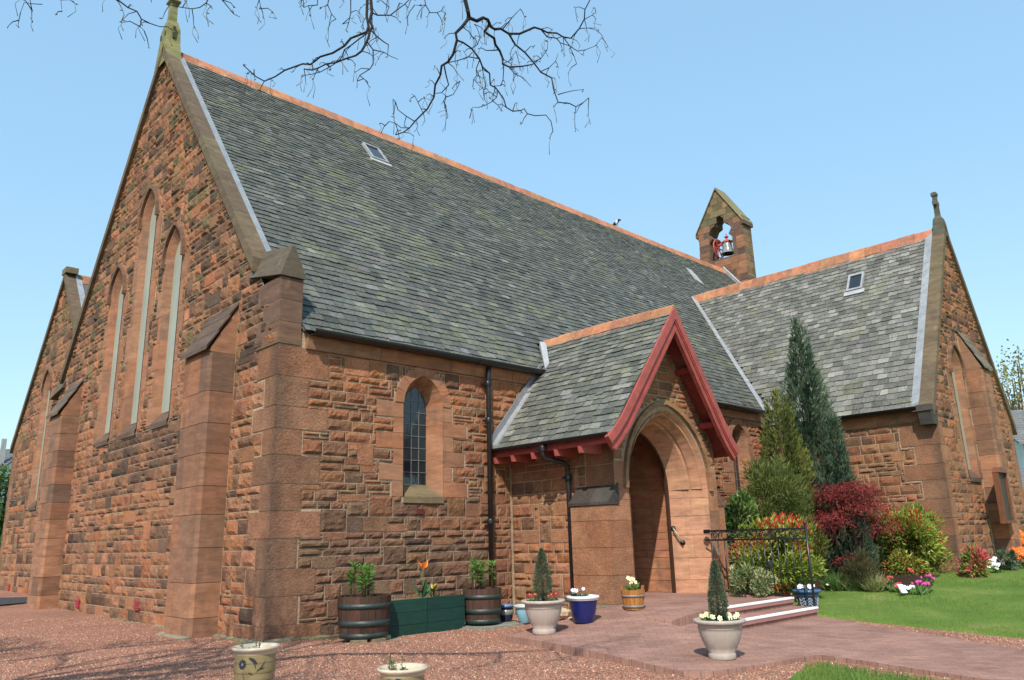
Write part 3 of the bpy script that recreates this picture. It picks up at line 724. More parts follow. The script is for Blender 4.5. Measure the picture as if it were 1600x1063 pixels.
while z < 15.9:
    h = .29; u = -1.1
    while u < 1.09:
        w = r2.uniform(.3, .5); a, b = max(u, -1.1), min(u+w, 1.1); u += w
        lim = 1.1 if z+h/2 < 14.25 else 1.1*(15.9-z-h/2)/1.65
        a, b = max(a, -lim), min(b, lim)
        if b-a > .06 and not inb((a+b)/2, z+h/2): stone(bm, WB, a, b, z, z+h, colb(r2, u, z), r2, rock=False)
    z += h
WBs = Wall((BX0, BY-BH*1.03, 0), (1, 0, 0), (0, -1, 0)); z = 10.6; i = 0
while z < 14.2:
    s = (.4, .55)[i % 2]
    for a, b in ((0, s), (s, BX1-BX0)): stone(bm, WBs, a, b, z, z+.29, mixc(colb(r2, 0, z), MOSS, .3), r2, rock=False)
    z += .29; i += 1
bc = bm.build('bellcote', DRESS, church)
bp = MB()
for s in (-1, 1):
    for i in range(2):
        t0, t1 = i/2+.003, (i+1)/2-.003; o = []
        for t in (t0, t1):
            y, z = BY+s*lerp(BH+.12, -.0, t), lerp(14.12, 15.98, t); o += [(BX0-.07, y, z-.05), (BX1+.05, y, z-.05), (BX1+.05, y, z+.06), (BX0-.05, y, z+.06)]
        bp.hexa(o, mixc(mixc(MOSS, BROWN, .5), (.22, .21, .11), r2.random()*.7))
    bp.box(BX0-.05, BX1+.05, min(BY+s*BH, BY+s*(BH+.13)), max(BY+s*BH, BY+s*(BH+.13)), 13.95, 14.1, mixc(BROWN, DARK, .5))
bp.build('coping', DRESS, bc)
lf = MB(); lf.hexa([(BX0-.03, 4.7, rz(4.7)), (BX0+.0, 4.7, rz(4.7)), (BX0, 6.1, rz(6.1)), (BX0-.03, 6.1, rz(6.1)), (BX0-.05, 4.7, rz(4.7)+.25), (BX0-.03, 4.7, rz(4.7)+.3), (BX0-.03, 6.1, rz(6.1)+.3), (BX0-.05, 6.1, rz(6.1)+.25)], (.30, .31, .325)); lf.build('lead_flashing', LEAD, bc)
# bell
bell = thing('bell', 'grey bell with a red wheel and yoke hanging in the opening of the stone bellcote', 'bell', (23.7, BY-.08, 12.8))
b = MB(); bx = (23.7, BY-.12, 12.95)
b.lathe(bx, [(.30, 0), (.285, .03), (.245, .12), (.215, .28), (.2, .42), (.17, .5), (.06, .53), (0.0, .53)], 24, (.2, .21, .215)); b.lathe(bx, [(.29, .0), (.2, .05), (.17, .4), (0, .45)], 20, (.03, .03, .03)); b.build('bell_body', CERAM, bell)
y = MB(); rc = (.42, .075, .06)
y.lathe((bx[0], bx[1], bx[2]+.5), [(.2, 0), (.22, .05), (.17, .1), (.09, .14), (.04, .17), (.04, .24), (.09, .26), (.09, .3), (.03, .33), (.02, .42), (0, .44)], 16, rc)
y.bar((bx[0], BY-.5, bx[2]+.5), (bx[0], BY+.5, bx[2]+.5), .09, .09, rc); y.build('yoke', REDP, bell)
w = MB(); cw = Vector((bx[0], BY+.30, bx[2]+.35)); pr = [cw+Vector((math.cos(a)*.42, 0, math.sin(a)*.42)) for a in [2*math.pi*k/28 for k in range(29)]]
w.tube(pr, .035, 6, rc)
for k in range(6): a = math.pi*k/3; w.bar(cw, cw+Vector((math.cos(a)*.42, 0, math.sin(a)*.42)), .04, .04, rc)
w.build('bell_wheel', REDP, bell)

# ------------------------------------------------------------------ north aisle
AX, AY0, AY1, AP, AZ, AE = .9, 12.4, 20.9, 16.6, 9.75, 4.75
WA = Wall((AX, AY0, 0), (0, 1, 0), (-1, 0, 0)); am = MB(); KA = (AZ-AE)/(AY1-AP); az = lambda y: AZ-KA*abs(y-AP)
window(church, WA, 17.25-AY0, 2.5, 2.7, 6.1, .42, .6, .27, .46, .10, .16, 81, SHEET, True, (0, 0), (.16, .3), .15, sillc=mixc(BROWN, DARK, .6))
quoins((am, None), WA, None, -.1, 5.0, 82, ua=AY1-AY0, sa=-1, la=(.6, .4))
masonry(am, WA, 0, AY1-AY0, -.15, AZ, col_west, 83, lambda u: az(AY0+u)-.05, res=.09, du=.08, dv=.075)
base_face(am, WA, [(0, -.3), (AY1-AY0, -.3), (AY1-AY0, AE), (AP-AY0, AZ-.04), (0, AE)])
am.add([(AX, AY1, -.3), (12, AY1, -.3), (12, AY1, AE), (AX, AY1, AE)], [(0, 1, 2, 3)], BROWN); am.build('gable_wall', STONE, church)
ac = MB(); coping(ac, AY1+.15, az(AY1+.15), AP-.02, AZ, AX-.09, AX+.22, 5); coping(ac, AY0+.2, az(AY0+.2), AP+.02, AZ, AX-.09, AX+.22, 5)
ac.box(AX-.11, AX+.25, AP-.25, AP+.25, AZ+.05, AZ+.24, mixc(BROWN, MOSS, .6)); ac.build('coping', DRESS, church)
af = MB(); af.hexa([(AX+.215, AY0, az(AY0)), (AX+.4, AY0, az(AY0)), (AX+.4, AY0, az(AY0)+.07), (AX+.215, AY0, az(AY0)+.12), (AX+.215, AP, AZ), (AX+.4, AP, AZ), (AX+.4, AP, AZ+.07), (AX+.215, AP, AZ+.12)], (.30, .31, .325)); af.build('lead_flashing', LEAD, church)
ar = MB(); sa = math.sqrt(1+KA*KA)
slates(ar, (AX+.38, AY0, AE), (1, 0, 0), (0, 1, KA), 0, 3.5, (AP-AY0)*sa, lambda u, s: True, 84, (.2, .15), (.2, .36))
ar.add([(AX, AY0, AE-.01), (14, AY0, AE-.01), (14, AP, AZ-.01), (AX, AP, AZ-.01), (AX, AY1+.2, az(AY1+.2)-.01), (14, AY1+.2, az(AY1+.2)-.01)], [(0, 1, 2, 3), (3, 2, 5, 4)], (.09, .095, .1))
aro = ar.build('roof', SLATE, church); rt = MB(); ridge_tiles(rt, (AX+.3, AP, AZ+.02), (13, AP, AZ+.02), .2, KA, .1, .46, rng); rt.build('ridge_tiles', TERRA, aro)
for yy in (16.3, 18.9):
    b = MB(); b.box(AX-.045, AX, yy-.1, yy+.1, .04, .22, (.42, .02, .03)); b.build('air_brick', REDP, church)
# ------------------------------------------------------------------ porch
KW = (PRZ-PEZ)/(PRX-PEW); KE = (PRZ-2.62)/(PEE-PRX)
pz = lambda x: PRZ-(KW*(PRX-x) if x < PRX else KE*(x-PRX))
WPW = Wall((PX0, 0, 0), (0, -1, 0), (-1, 0, 0)); WPF = Wall((PX0, PY, 0), (1, 0, 0), (0, -1, 0)); WPE = Wall((PX1, 0, 0), (0, -1, 0), (1, 0, 0))
AC = 6.08-PX0; AV = 1.95
pm = MB(); rp = random.Random(17)
WPW.block(1.58, 3, -.3, 1.95)
quoins((pm, None), WPW, None, 1.95, 2.74, 91, ua=-PY, sa=-1, la=(.6, .6))
masonry(pm, WPW, 0, -PY, -.13, 2.74, col_porch, 18, None, res=.045, maxw=6)
base_face(pm, WPW, [(0, -.3), (-PY, -.3), (-PY, 2.9), (0, 2.9)]); base_face(pm, WPE, [(0, -.3), (-PY, -.3), (-PY, 2.6), (0, 2.6)])
WPF.holes.append(outline(AC, .02, AV, 1.13, 1.33)); WPF.fns.append(inside(AC, -.3, AV, 1.13, 1.33, .2)); WPF.block(-.5, .36, -.3, 2.35); WPF.block(2.55, 3.3, -.3, 2.35)
masonry(pm, WPF, 0, PX1-PX0, .1, 4.95, col_porch, 19, lambda u: pz(PX0+u)-.08, res=.045, maxw=6)
base_face(pm, WPF, [(0, -.3), (PX1-PX0, -.3), (PX1-PX0, pz(PX1)-.06), (PRX-PX0, PRZ-.06), (0, pz(PX0)-.06)])
# front piers of big dressed blocks
for (a, b) in ((.0, .33), (2.59, PX1-PX0)):
    z = .0
    while z < 2.3:
        zz = z+rp.uniform(.26, .42); zz = min(zz, 2.33)
        stone(pm, WPF, a-.02 if a == 0 else a, b, z, zz, dcol(rp, .05), rp, rock=False, g=.003); z = zz
# clasping corner buttresses with weathered tops
for s, xa, xb in ((-1, PX0-.23, PX0+.0), (1, PX1, PX1+.14)):
    z = -.25; i = 0; y0, y1 = PY-.035, -1.6
    while z < 1.63:
        zz = min(1.64, z+rp.uniform(.36, .46)); zz = 1.64 if 1.64-zz < .15 else zz; c = dcol(rp, .06)
        if z < .0: c = mixc(c, (.25, .24, .17), .8); zz = .17
        m = lerp(y0, y1, (.42, .6)[i % 2]); c2 = dcol(rp, .06) if z > 0 else mixc(c, DARK, .15)
        e = .03 if z < 0 else 0
        pm.box(xa-(e if s < 0 else 0), xb+(.3 if s < 0 else e), y0-e, m-.002, z+.003, zz-.003, c); pm.box(xa-(e if s < 0 else 0), xb+(e if s > 0 else 0), m+.002, y1+e, z+.003, zz-.003, c2); z = zz; i += 1
    x0, x1 = (xa-.02, PX0) if s < 0 else (PX1, xb+.02)
    hi = (PX0-.06, PX0+.03) if s < 0 else (PX1-.03, PX1+.05)
    lo_, hi_ = (x0, x1), hi
    for (q0, q1) in ((y0-.015, lerp(y0, y1, .5)-.003), (lerp(y0, y1, .5)+.003, y1+.03)):
        if s < 0: pm.hexa([(x0, q0, 1.645), (PX0+.02, q0, 1.645), (PX0+.02, q1, 1.645), (x0, q1, 1.645), (x0, q0, 1.69), (PX0+.02, q0, 1.98), (PX0+.02, q1, 1.98), (x0, q1, 1.69)], jit(rp, (.065, .052, .045), .2))
        else: pm.hexa([(PX1-.02, q0, 1.645), (x1, q0, 1.645), (x1, q1, 1.645), (PX1-.02, q1, 1.645), (PX1-.02, q0, 1.9), (x1, q0, 1.69), (x1, q1, 1.69), (PX1-.02, q1, 1.9)], jit(rp, (.2, .12, .08), .2))
porch = pm.build('porch', STONE, church)
# arch: plain splayed jambs and moulded head
ar = MB(); rgs = [(.022, 1.13, 1.33), (-.05, 1.075, 1.28), (-.05, 1.045, 1.25), (-.085, 1.03, 1.23), (-.20, .955, 1.165), (-.235, .955, 1.165), (-.25, .90, 1.12), (-.56, .73, 1.0)]
kk = 14; bl = [jit(rp, mixc(dcol(rp, .0), (.47, .25, .155), .75), .07) for _ in range(40)]
def arc_ring(n, hw, r): return [WPF.P(AC+arcp(hw, r, j/kk)[0], AV+arcp(hw, r, j/kk)[1], n) for j in range(kk+1)]+[WPF.P(AC-arcp(hw, r, j/kk)[0], AV+arcp(hw, r, j/kk)[1], n) for j in range(kk-1, -1, -1)]
for i in range(len(rgs)-1): ar.loft([arc_ring(*rgs[i]), arc_ring(*rgs[i+1])], cols=[bl[(j//4)+(9 if i > 3 else 0)] for j in range(2*kk)])
for s in (-1, 1):
    z = .0; i = 0
    while z < AV-.01:
        zz = min(AV, z+rp.uniform(.26, .4)); zz = AV if AV-zz < .12 else zz; t = (.45, .62)[i % 2]
        for (t0, t1) in ((0, t), (t, 1)):
            f = lambda t: (AC+s*lerp(1.13, .73, t), lerp(.022, -.56, t)); a, b = f(t0+.004), f(t1-.004)
            ar.add([WPF.P(a[0], z+.003, a[1]), WPF.P(b[0], z+.003, b[1]), WPF.P(b[0], zz-.003, b[1]), WPF.P(a[0], zz-.003, a[1])], [(0, 1, 2, 3)], jit(rp, mixc(dcol(rp), (.47, .25, .155), .75), .07))
        f0, f1 = (AC+s*1.14, .015), (AC+s*.735, -.58)
        ar.add([WPF.P(f0[0], z, f0[1]-.02), WPF.P(f1[0], z, f1[1]), WPF.P(f1[0], zz, f1[1]), WPF.P(f0[0], zz, f0[1]-.02)], [(0, 1, 2, 3)], mixc(MORT, BROWN, .5)); z = zz; i += 1
archo = ar.build('arch', DRESS, porch)
hb = MB(); archband(hb, WPF, AC, AV+.02, 1.19, 1.40, 1.265, 1.49, .005, .065, 6, rp, lambda r: mixc(dcol(r, .2), MOSS, .3), .004, drop=.06); hb.build('hood_mould', DRESS, porch)
# inside of the porch
im = MB(); IX0, IX1 = 5.25, 6.93
for (W, L) in ((Wall((IX1, PY+.56, 0), (0, 1, 0), (-1, 0, 0)), 1.8), (Wall((IX0, PY+.56, 0), (0, 1, 0), (1, 0, 0)), 1.8)):
    z = .05
    while z < 2.9:
        h = rp.choice((.12, .2, .26, .3)); u = 0
        while u < L:
            w = rp.uniform(.3, .8); stone(im, W, u, min(L, u+w), z, z+h, jit(rp, mixc(dcol(rp, .0), (.45, .2, .11), .6), .1), rp, rock=False, g=.004); u += w
        z += h
    im.add([W.P(0, 0, 0), W.P(L, 0, 0), W.P(L, 3.2, 0), W.P(0, 3.2, 0)], [(0, 1, 2, 3)], mixc(MORT, BROWN, .5))
jo = outline(AC, .0, AV, .73, 1.0)
im.poly([WPF.P(u, v, -.575) for u, v in [(.3, .0), (2.6, .0), (2.6, 3.3), (AC, 4.6), (.3, 3.3)]], [[WPF.P(u, v, -.575) for u, v in jo]], BROWN)
im.build('inner_wall', DRESS, porch)
df = MB(); q = outline(AC, .02, AV, .735, 1.005); q2 = outline(AC, .02, AV, .695, .965)
df.loft([[WPF.P(*p, -.545) for p in q], [WPF.P(*p, -.545) for p in q2], [WPF.P(*p, -.60) for p in q2]], (.055, .025, .015)); df.build('door_frame', WOOD, porch)
dr = MB()
for i in range(7): dr.box(5.45+i*.17, 5.615+i*.17, -.09, -.03, .15, 2.5, jit(rp, (.12, .05, .025)))
for zz in (.6, 1.9): dr.box(5.45, 6.64, -.1, -.091, zz, zz+.07, (.02, .02, .02))
dr.build('door', WOOD, porch)
gr = MB(); nn_ = Vector((.82, .57, 0)); pc_ = 7.21*.82-2.34*.57
onr = lambda u, v: CAM+ray(u, v)*((pc_-.01-nn_.dot(CAM))/nn_.dot(ray(u, v)))
p1 = onr(1052, 826); p2 = onr(1067, 848); o1 = nn_*-.09
for p in (p1, p2):
    gr.tube([p, p+o1*.25], .045, 14, (.012, .012, .012)); gr.tube([p+o1*.25, p+o1], .014, 8, (.012, .012, .012))
gr.tube([p1+o1, lerp(p1, p2, .5)+o1*1.1, p2+o1], .016, 8, (.35, .3, .25)); gr.build('grab_rail', IRON, porch)
# porch roof
def ok_pw(u, s):
    y = PY-.42+u; z = PEZ+KW*s/math.sqrt(1+KW*KW)
    return y < (-.01 if z < EZ else (z-EZ)/K-.1-.03)
pr = MB(); ll = math.sqrt(1+KW*KW); le = math.sqrt(1+KE*KE)
slates(pr, (PEW-.02, PY-.42, PEZ), (0, 1, 0), (1, 0, KW), 0, 3.3, (PRX-PEW+.02)*ll, ok_pw, 31, (.15, .115), (.16, .29),
       [(.112, .115, .097), (.135, .137, .118), (.09, .095, .082), (.155, .155, .132), (.105, .108, .096)], lichen=.2)
slates(pr, (PEE+.02, PY-.42, 2.62), (0, 1, 0), (-1, 0, KE), 0, 3.3, (PEE-PRX+.02)*le, lambda u, s: PY-.42+u < (-.01 if 2.62+KE*s/le < EZ else (2.62+KE*s/le-EZ)/K-.13), 32, (.15, .115), (.16, .29))
pr.hexa([(PEW-.02, PY-.4, PEZ-.09), (PEW-.02, 0, PEZ-.09), (PRX, .5, PRZ-.09), (PRX, PY-.4, PRZ-.09), (PEW-.02, PY-.4, PEZ-.01), (PEW-.02, 0, PEZ-.01), (PRX, .5, PRZ-.01), (PRX, PY-.4, PRZ-.01)], (.2, .035, .03))
pr.hexa([(PEE+.02, PY-.4, 2.53), (PEE+.02, 0, 2.53), (PRX, .5, PRZ-.09), (PRX, PY-.4, PRZ-.09), (PEE+.02, PY-.4, 2.61), (PEE+.02, 0, 2.61), (PRX, .5, PRZ-.01), (PRX, PY-.4, PRZ-.01)], (.2, .035, .03))
pro = pr.build('roof', SLATE, porch)
rt = MB(); ridge_tiles(rt, (PRX, PY-.44, PRZ+.03), (PRX, .40, PRZ+.03), .17, 1.35, .09, .44, rng); rt.build('ridge_tiles', TERRA, porch)
lf = MB(); g1, g2 = (.2, .21, .225), (.29, .30, .31)
A = lambda t: (lerp(PEW-.05, 5.42, t), lerp(PEZ, 4.24, t))
for i in range(4):
    (xa, za), (xb, zb) = A(i/4), A((i+1)/4-.004)
    lf.hexa([(xa, -.075, za-.02), (xb, -.075, zb-.02), (xb, -.04, zb-.02), (xa, -.04, za-.02), (xa-.03, -.085, za+.2), (xb-.03, -.085, zb+.2), (xb-.03, -.06, zb+.2), (xa-.03, -.06, za+.2)], g1)
    lf.hexa([(xa, -.2, za+.0), (xb, -.2, zb+.0), (xb, -.06, zb), (xa, -.06, za), (xa, -.2, za+.075), (xb, -.2, zb+.075), (xb, -.06, zb+.085), (xa, -.06, za+.085)], g2)
lf.hexa([(5.36, -.22, 4.18), (5.46, -.22, 4.3), (5.92, .28, 4.92), (5.8, .34, 4.92), (5.34, -.24, 4.3), (5.46, -.24, 4.42), (5.92, .26, 5.0), (5.8, .32, 5.02)], (.34, .35, .36))
lf.build('lead_flashing', LEAD, porch)
# bargeboards
def barge(parent, s, foot):
    fx, fz = foot; ax, az_ = PRX, PRZ+.02; m = MB(); rc = (.35, .078, .064)
    line = [(ax, az_), (lerp(ax, fx, .80), lerp(az_, fz, .84)), (lerp(ax, fx, .91), lerp(az_, fz, .935)), (fx, fz)]
    def off(d):
        out = []
        for i, (x, z) in enumerate(line):
            a = line[max(0, i-1)]; b = line[min(len(line)-1, i+1)]; dx, dz = b[0]-a[0], b[1]-a[1]; L = math.hypot(dx, dz); nx, nz = (dz/L, -dx/L); 
            if nz > 0: nx, nz = -nx, -nz
            if i == 0: out.append((x, z-d*L/abs(dx)))
            else: out.append((x+nx*d, z+nz*d))
        return out
    def strip(d0, d1, y0, y1, c):
        A, B = off(d0), off(d1)
        for i in range(len(line)-1):
            p = [(A[i][0], y0, A[i][1]), (A[i+1][0], y0, A[i+1][1]), (B[i+1][0], y0, B[i+1][1]), (B[i][0], y0, B[i][1])]
            m.hexa(p+[(x, y1, z) for x, _, z in p], c)
    yf = PY-.42
    strip(-.02, .24, yf+.05, yf+.002, rc); strip(-.03, .10, yf, yf-.035, jit(rp, rc, .05)); strip(.10, .125, yf, yf-.018, rc); strip(.20, .24, yf, yf-.02, mixc(rc, (.1, .02, .02), .25))
    return m.build('bargeboard', REDP, parent)
barge(porch, -1, (3.97, 2.60)); barge(porch, 1, (7.70, 2.60))
pu = MB()
for (x, z, w) in ((7.12, 3.02, .12), (6.5, 3.95, .1)): pu = MB(); pu.box(x, x+w, PY-.36, PY+.05, z, z+.1, (.3, .05, .045)); pu.build('purlin_end', REDP, porch)
gutter(porch, (PEW-.07, -.06, PEZ+.0), (PEW-.07, PY-.40, PEZ+.0), .055, Vector((-1, 0, 0)), n=2)
fb = MB(); fb.box(PEW+.0, PEW+.03, PY-.38, -.07, PEZ-.15, PEZ-.02, (.33, .06, .05)); fb.build('fascia', REDP, porch)
for yy in (-.12, -.56, -1.05, -1.58, -2.1):
    b = MB(); b.hexa([(PEW-.0, yy-.035, PEZ-.25), (PX0, yy-.035, PEZ-.25), (PX0, yy+.035, PEZ-.25), (PEW-.0, yy+.035, PEZ-.25), (PEW-.03, yy-.035, PEZ-.14), (PX0, yy-.035, PEZ-.02), (PX0, yy+.035, PEZ-.02), (PEW-.03, yy+.035, PEZ-.14)], (.42, .1, .085)); b.build('rafter_foot', REDP, porch)
q = [(PEW-.07, -1.34, PEZ-.05), (PEW-.07, -1.34, PEZ-.2), (PEW-.05, -1.34, PEZ-.27), (4.42, -1.46, PEZ-.33), (4.49, -1.47, PEZ-.4), (4.5, -1.47, PEZ-.6), (4.5, -1.47, -.12)]
downpipe(porch, q, .042, joints=[(PEW-.07, -1.34, PEZ-.12), (4.5, -1.47, 2.12)], fat=.055)

# ------------------------------------------------------------------ ground
def gz(x, y):
    z = -.1-.022*max(0, min(7, -y-1.5)) if y < 0 else -.1+.006*min(20, y)
    k = max(0, x-7.6); return z+.062*min(k, 5)+.02*max(0, min(k-5, 20))*(y > -20)
def grid_sheet(xs, ys, zf, skirt=None):
    m = MB(); vs = [(x, y, zf(x, y)) for y in ys for x in xs]; w = len(xs)
    m.add(vs, [(j*w+i, j*w+i+1, (j+1)*w+i+1, (j+1)*w+i) for j in range(len(ys)-1) for i in range(w-1)]); return m
far = [-900, -400, -200, -100, -60, -40]
xs = far+[-30+i*2 for i in range(36)]+[45, 60, 100, 200, 400, 900]; ys = far+[-30+i*2 for i in range(36)]+[45, 60, 100, 200, 400, 900]
g = grid_sheet(xs, ys, lambda x, y: min(gz(x, y), .6)-.16); setting(g.build('ground', GRASS))
xs = [-14+i*.22 for i in range(106)]; ys = [-15+i*.22 for i in range(160)]
def gzn(x, y): return gz(x, y)+.018*noise.noise(Vector((x*1.3, y*1.3, 0)))+.008*noise.noise(Vector((x*5, y*5, 3)))
g = grid_sheet([x for x in xs if x < 9], ys, gzn); setting(g.build('gravel', GRAVEL))
# lawns: rows following the curved edge
def lawn_edge(y):
    P = [(-40, 3.0), (-12, 5.0), (-7.2, 6.62), (-4.6, 7.25), (-4.25, 7.3), (-4.1, 7.15), (-2.3, 7.15), (2, 7.2)]
    for (a, xa), (b, xb) in zip(P, P[1:]):
        if a <= y <= b: return lerp(xa, xb, (y-a)/(b-a))
    return 7.2
m = MB(); ys = [-40, -30, -22, -16]+[-13+.25*i for i in range(54)]; tt = [0, .06, .3, .6, 1, 1.5, 2, 2.5, 3, 4, 5, 6, 7, 8, 10, 13, 17, 22, 30, 45, 80]
vs = []
for y in ys:
    x0 = lawn_edge(y)
    for i, t in enumerate(tt):
        x = x0+t; vs.append((x, y, gz(x, y)+(-.02 if i == 0 else .045)+.02*noise.noise(Vector((x*.7, y*.7, 9)))*(i > 1)))
w = len(tt); m.add(vs, [(j*w+i, j*w+i+1, (j+1)*w+i+1, (j+1)*w+i) for j in range(len(ys)-1) for i in range(w-1)])
lawn = setting(m.build('lawn', GRASS))
def lawn2_rng(y):   # lower lawn between path and gravel: x range per row
    l = 1.6 if y < -6.9 else 1.6+( y+6.9)*3.0; r = lerp(3.62, 3.0, min(1, (-6.15-y)/6)); return l, r
m = MB(); vs = []; ys2 = [-6.12, -6.2, -6.35, -6.6, -6.9, -7.4, -8, -9, -10, -12, -16]; kk = 12
for y in ys2:
    l, r = 2.0, lerp(3.12, 2.3, min(1, (-6.1-y)/5))
    l = {-6.12: 2.8, -6.2: 2.4, -6.35: 1.9, -6.6: 1.45, -6.9: 1.1, -7.4: .6, -8: .05}.get(y, -.5)
    for i in range(kk+1):
        x = lerp(l, r, i/kk); e = (i in (0, kk)) or y == -6.12; vs.append((x, y, gz(x, y)+(-.02 if e else .04)))
m.add(vs, [(j*(kk+1)+i, j*(kk+1)+i+1, (j+1)*(kk+1)+i+1, (j+1)*(kk+1)+i) for j in range(len(ys2)-1) for i in range(kk)])
setting(m.build('lawn', GRASS))
# brick apron, steps and path
sstep = lambda t: max(0, min(1, t))**2*(3-2*max(0, min(1, t)))
SX = 3.75; S1, S2 = -3.86, -4.24
def land(x, y): return lerp(-.045, .17, sstep((x-2.2)/2.6))-.0*(y)
def low(x, y): return gz(x, y)+.045
def pav(x, y):
    if x < SX:
        t = sstep((-2.9-y)/2.6); return lerp(land(x, y), low(x, y), t)
    if y > S1: return land(x, y)-.02*max(0, -2.4-y)/1.4
    if y > S2: return lerp(land(x, y)-.02, low(x, S2), .5)
    return low(x, y)
def prange(y):
    if y > -2.33: return 4.93, 7.2
    if y > -5.4: l = lerp(2.15, 1.72, (-2.33-y)/3.07)
    else: l = {0: 1.72, 1: 1.76, 2: 1.9, 3: 2.3, 4: 2.9, 5: 3.55}.get(int(round((-5.4-y)/.1)), lerp(3.6, 2.4, min(1, (-5.9-y)/6)))
    r = 7.05 if y > -4.3 else lerp(7.02, 4.5, (-4.3-y)/4.7)
    return l, r
ys = [0, -.6, -1.2, -1.8, -2.32, -2.34]+[-2.5-.1*i for i in range(13)]+[S1+.001, S1-.001, -3.95, -4.1, S2+.001, S2-.001, -4.3]+[-4.4-.1*i for i in range(16)]+[-6.2, -6.6, -7, -7.5, -8, -9, -11, -14]
m = MB(); rows = []
for y in ys:
    l, r = prange(y); xsr = [l+(r-l)*i/40 for i in range(41)]
    if l < SX < r: xsr = [l+(SX-.001-l)*i/16 for i in range(17)]+[SX+.001+(r-SX-.001)*i/23 for i in range(24)]
    rows.append([(xsr[0], y, pav(xsr[0], y)-.14)]+[(x, y, pav(x, y)) for x in xsr]+[(xsr[-1], y, pav(xsr[-1], y)-.2)])
w = len(rows[0]); m.add([p for r in rows for p in r], [(j*w+i, j*w+i+1, (j+1)*w+i+1, (j+1)*w+i) for j in range(len(rows)-1) for i in range(w-1)])
path = setting(m.build('path', BRICK))
nz = MB()
for (yy, xa, xb, dz) in ((S1, 4.95, 7.05, 0), (S2, 4.6, 7.05, 0)):
    z0 = pav(6.5, yy+.01)
    nz.hexa([(xa, yy-.025, pav(xa+.3, yy+.01)-.075), (xb, yy-.025, z0-.075), (xb, yy-.002, z0-.075), (xa, yy-.002, pav(xa+.3, yy+.01)-.075), (xa, yy-.03, pav(xa+.3, yy+.01)+.0), (xb, yy-.03, z0+.0), (xb, yy-.002, z0), (xa, yy-.002, pav(xa+.3, yy+.01))], (.36, .17, .15))
    nz.hexa([(xa, yy-.034, pav(xa+.3, yy+.01)-.022), (xb, yy-.034, z0-.022), (xb, yy+.03, z0-.022), (xa, yy+.03, pav(xa+.3, yy+.01)-.022), (xa, yy-.034, pav(xa+.3, yy+.01)+.006), (xb, yy-.034, z0+.006), (xb, yy+.03, z0+.006), (xa, yy+.03, pav(xa+.3, yy+.01)+.006)], (.8, .8, .8))
nz.build('step_nosing', PAINT, path)
# asphalt drive beyond the gable
m = MB(); m.add([(-14, 11.2, -.02), (-1.0, 11.6, -.0), (.2, 12.2, .0), (.7, 14.5, .0), (-2, 17.2, .01), (-14, 18, .0)], [(0, 1, 2, 3, 4, 5)], (.05, .05, .055)); setting(m.build('drive', colmat('asphalt', .9, .2, (6, .8, 1.2), (80, .7, 1.3), (90, .4, .01))))
# loose gravel stones and grass blades (countless)
rg = random.Random(99); m = MB()
def pebble(m, p, r, c):
    a = rg.uniform(0, 6.28); h = r*rg.uniform(.5, .9); v = [(p[0]+r*math.cos(a+k*2.094)*rg.uniform(.7, 1.2), p[1]+r*math.sin(a+k*2.094)*rg.uniform(.7, 1.2), p[2]-.004) for k in range(3)]
    v += [(p[0]+r*.55*math.cos(a+1+k*2.094), p[1]+r*.55*math.sin(a+1+k*2.094), p[2]+h*rg.uniform(.7, 1.1)) for k in range(3)]
    m.add(v, [(3, 4, 5), (0, 1, 3), (1, 4, 3), (1, 2, 4), (2, 5, 4), (2, 0, 5), (0, 3, 5)], c)
GC = [(.41, .195, .125), (.35, .15, .1), (.46, .26, .17), (.32, .16, .12), (.52, .35, .25), (.26, .115, .08), (.38, .21, .155)]
n = 0
while n < 36000:
    dpt = 4.2+11*rg.random()**1.5; u = rg.uniform(-40, 1640); p = CAM+Vector((ray(u, 800).x, ray(u, 800).y, 0))*dpt
    x, y = p.x, p.y
    if x > 0 and y > 0: continue
    if y > -.05 and x > -.1: continue
    if -.5 < x < 0 and (1.4 < y < 2.5 or 9.8 < y < 10.8): continue
    l, r = prange(y) if y < -2.3 else (4.2, 9)
    if l-.02 < x < r+.02 and y < -.2: continue
    if x > lawn_edge(y)-.03 or x > 8.8: continue
    if y < -6.12 and -.6 < x < lerp(3.12, 2.3, (-6.1-y)/5) and (x > 2.8-(-6.12-y)*2.5): continue
    n += 1; pebble(m, (x, y, gzn(x, y)), rg.uniform(.006, .015), jit(rg, rg.choice(GC), .2))
setting(m.build('gravel_stones', colmat('gravel_stone', .85, .2, None, (60, .85, 1.15), None)), 'stuff')
m = MB(); n = 0
def blade(m, x, y, z, h, c):
    a = rg.uniform(0, 6.28); w = .004; dx, dy = math.cos(a)*w, math.sin(a)*w; l = rg.uniform(-.5, .5)*h; q = rg.uniform(-.5, .5)*h
    m.add([(x-dx, y-dy, z), (x+dx, y+dy, z), (x+l, y+q, z+h)], [(0, 1, 2)], c)
while n < 90000:
    if n % 3 == 0: x, y = rg.uniform(-.5, 3.5), rg.uniform(-9.5, -6.12)
    else: x, y = 5.5+12*rg.random()**1.2, rg.uniform(-10, -2.3)
    if x < 4:
        if y > -6.12 or x > lerp(3.12, 2.3, (-6.1-y)/5)-.02 or x < 2.78-(-6.12-y)*2.3: n += 1; continue
    elif x < lawn_edge(y)+.02: n += 1; continue
    n += 1; t = noise.noise(Vector((x*.8, y*.8, 1)))
    c = mixc((.12, .215, .038), (.26, .29, .08), max(0, min(1, .4+t+rg.uniform(-.3, .3))))
    blade(m, x, y, gz(x, y)+.035, rg.uniform(.03, .07) if x < 4 else rg.uniform(.025, .055), c)
setting(m.build('grass', GRASSB), 'stuff')
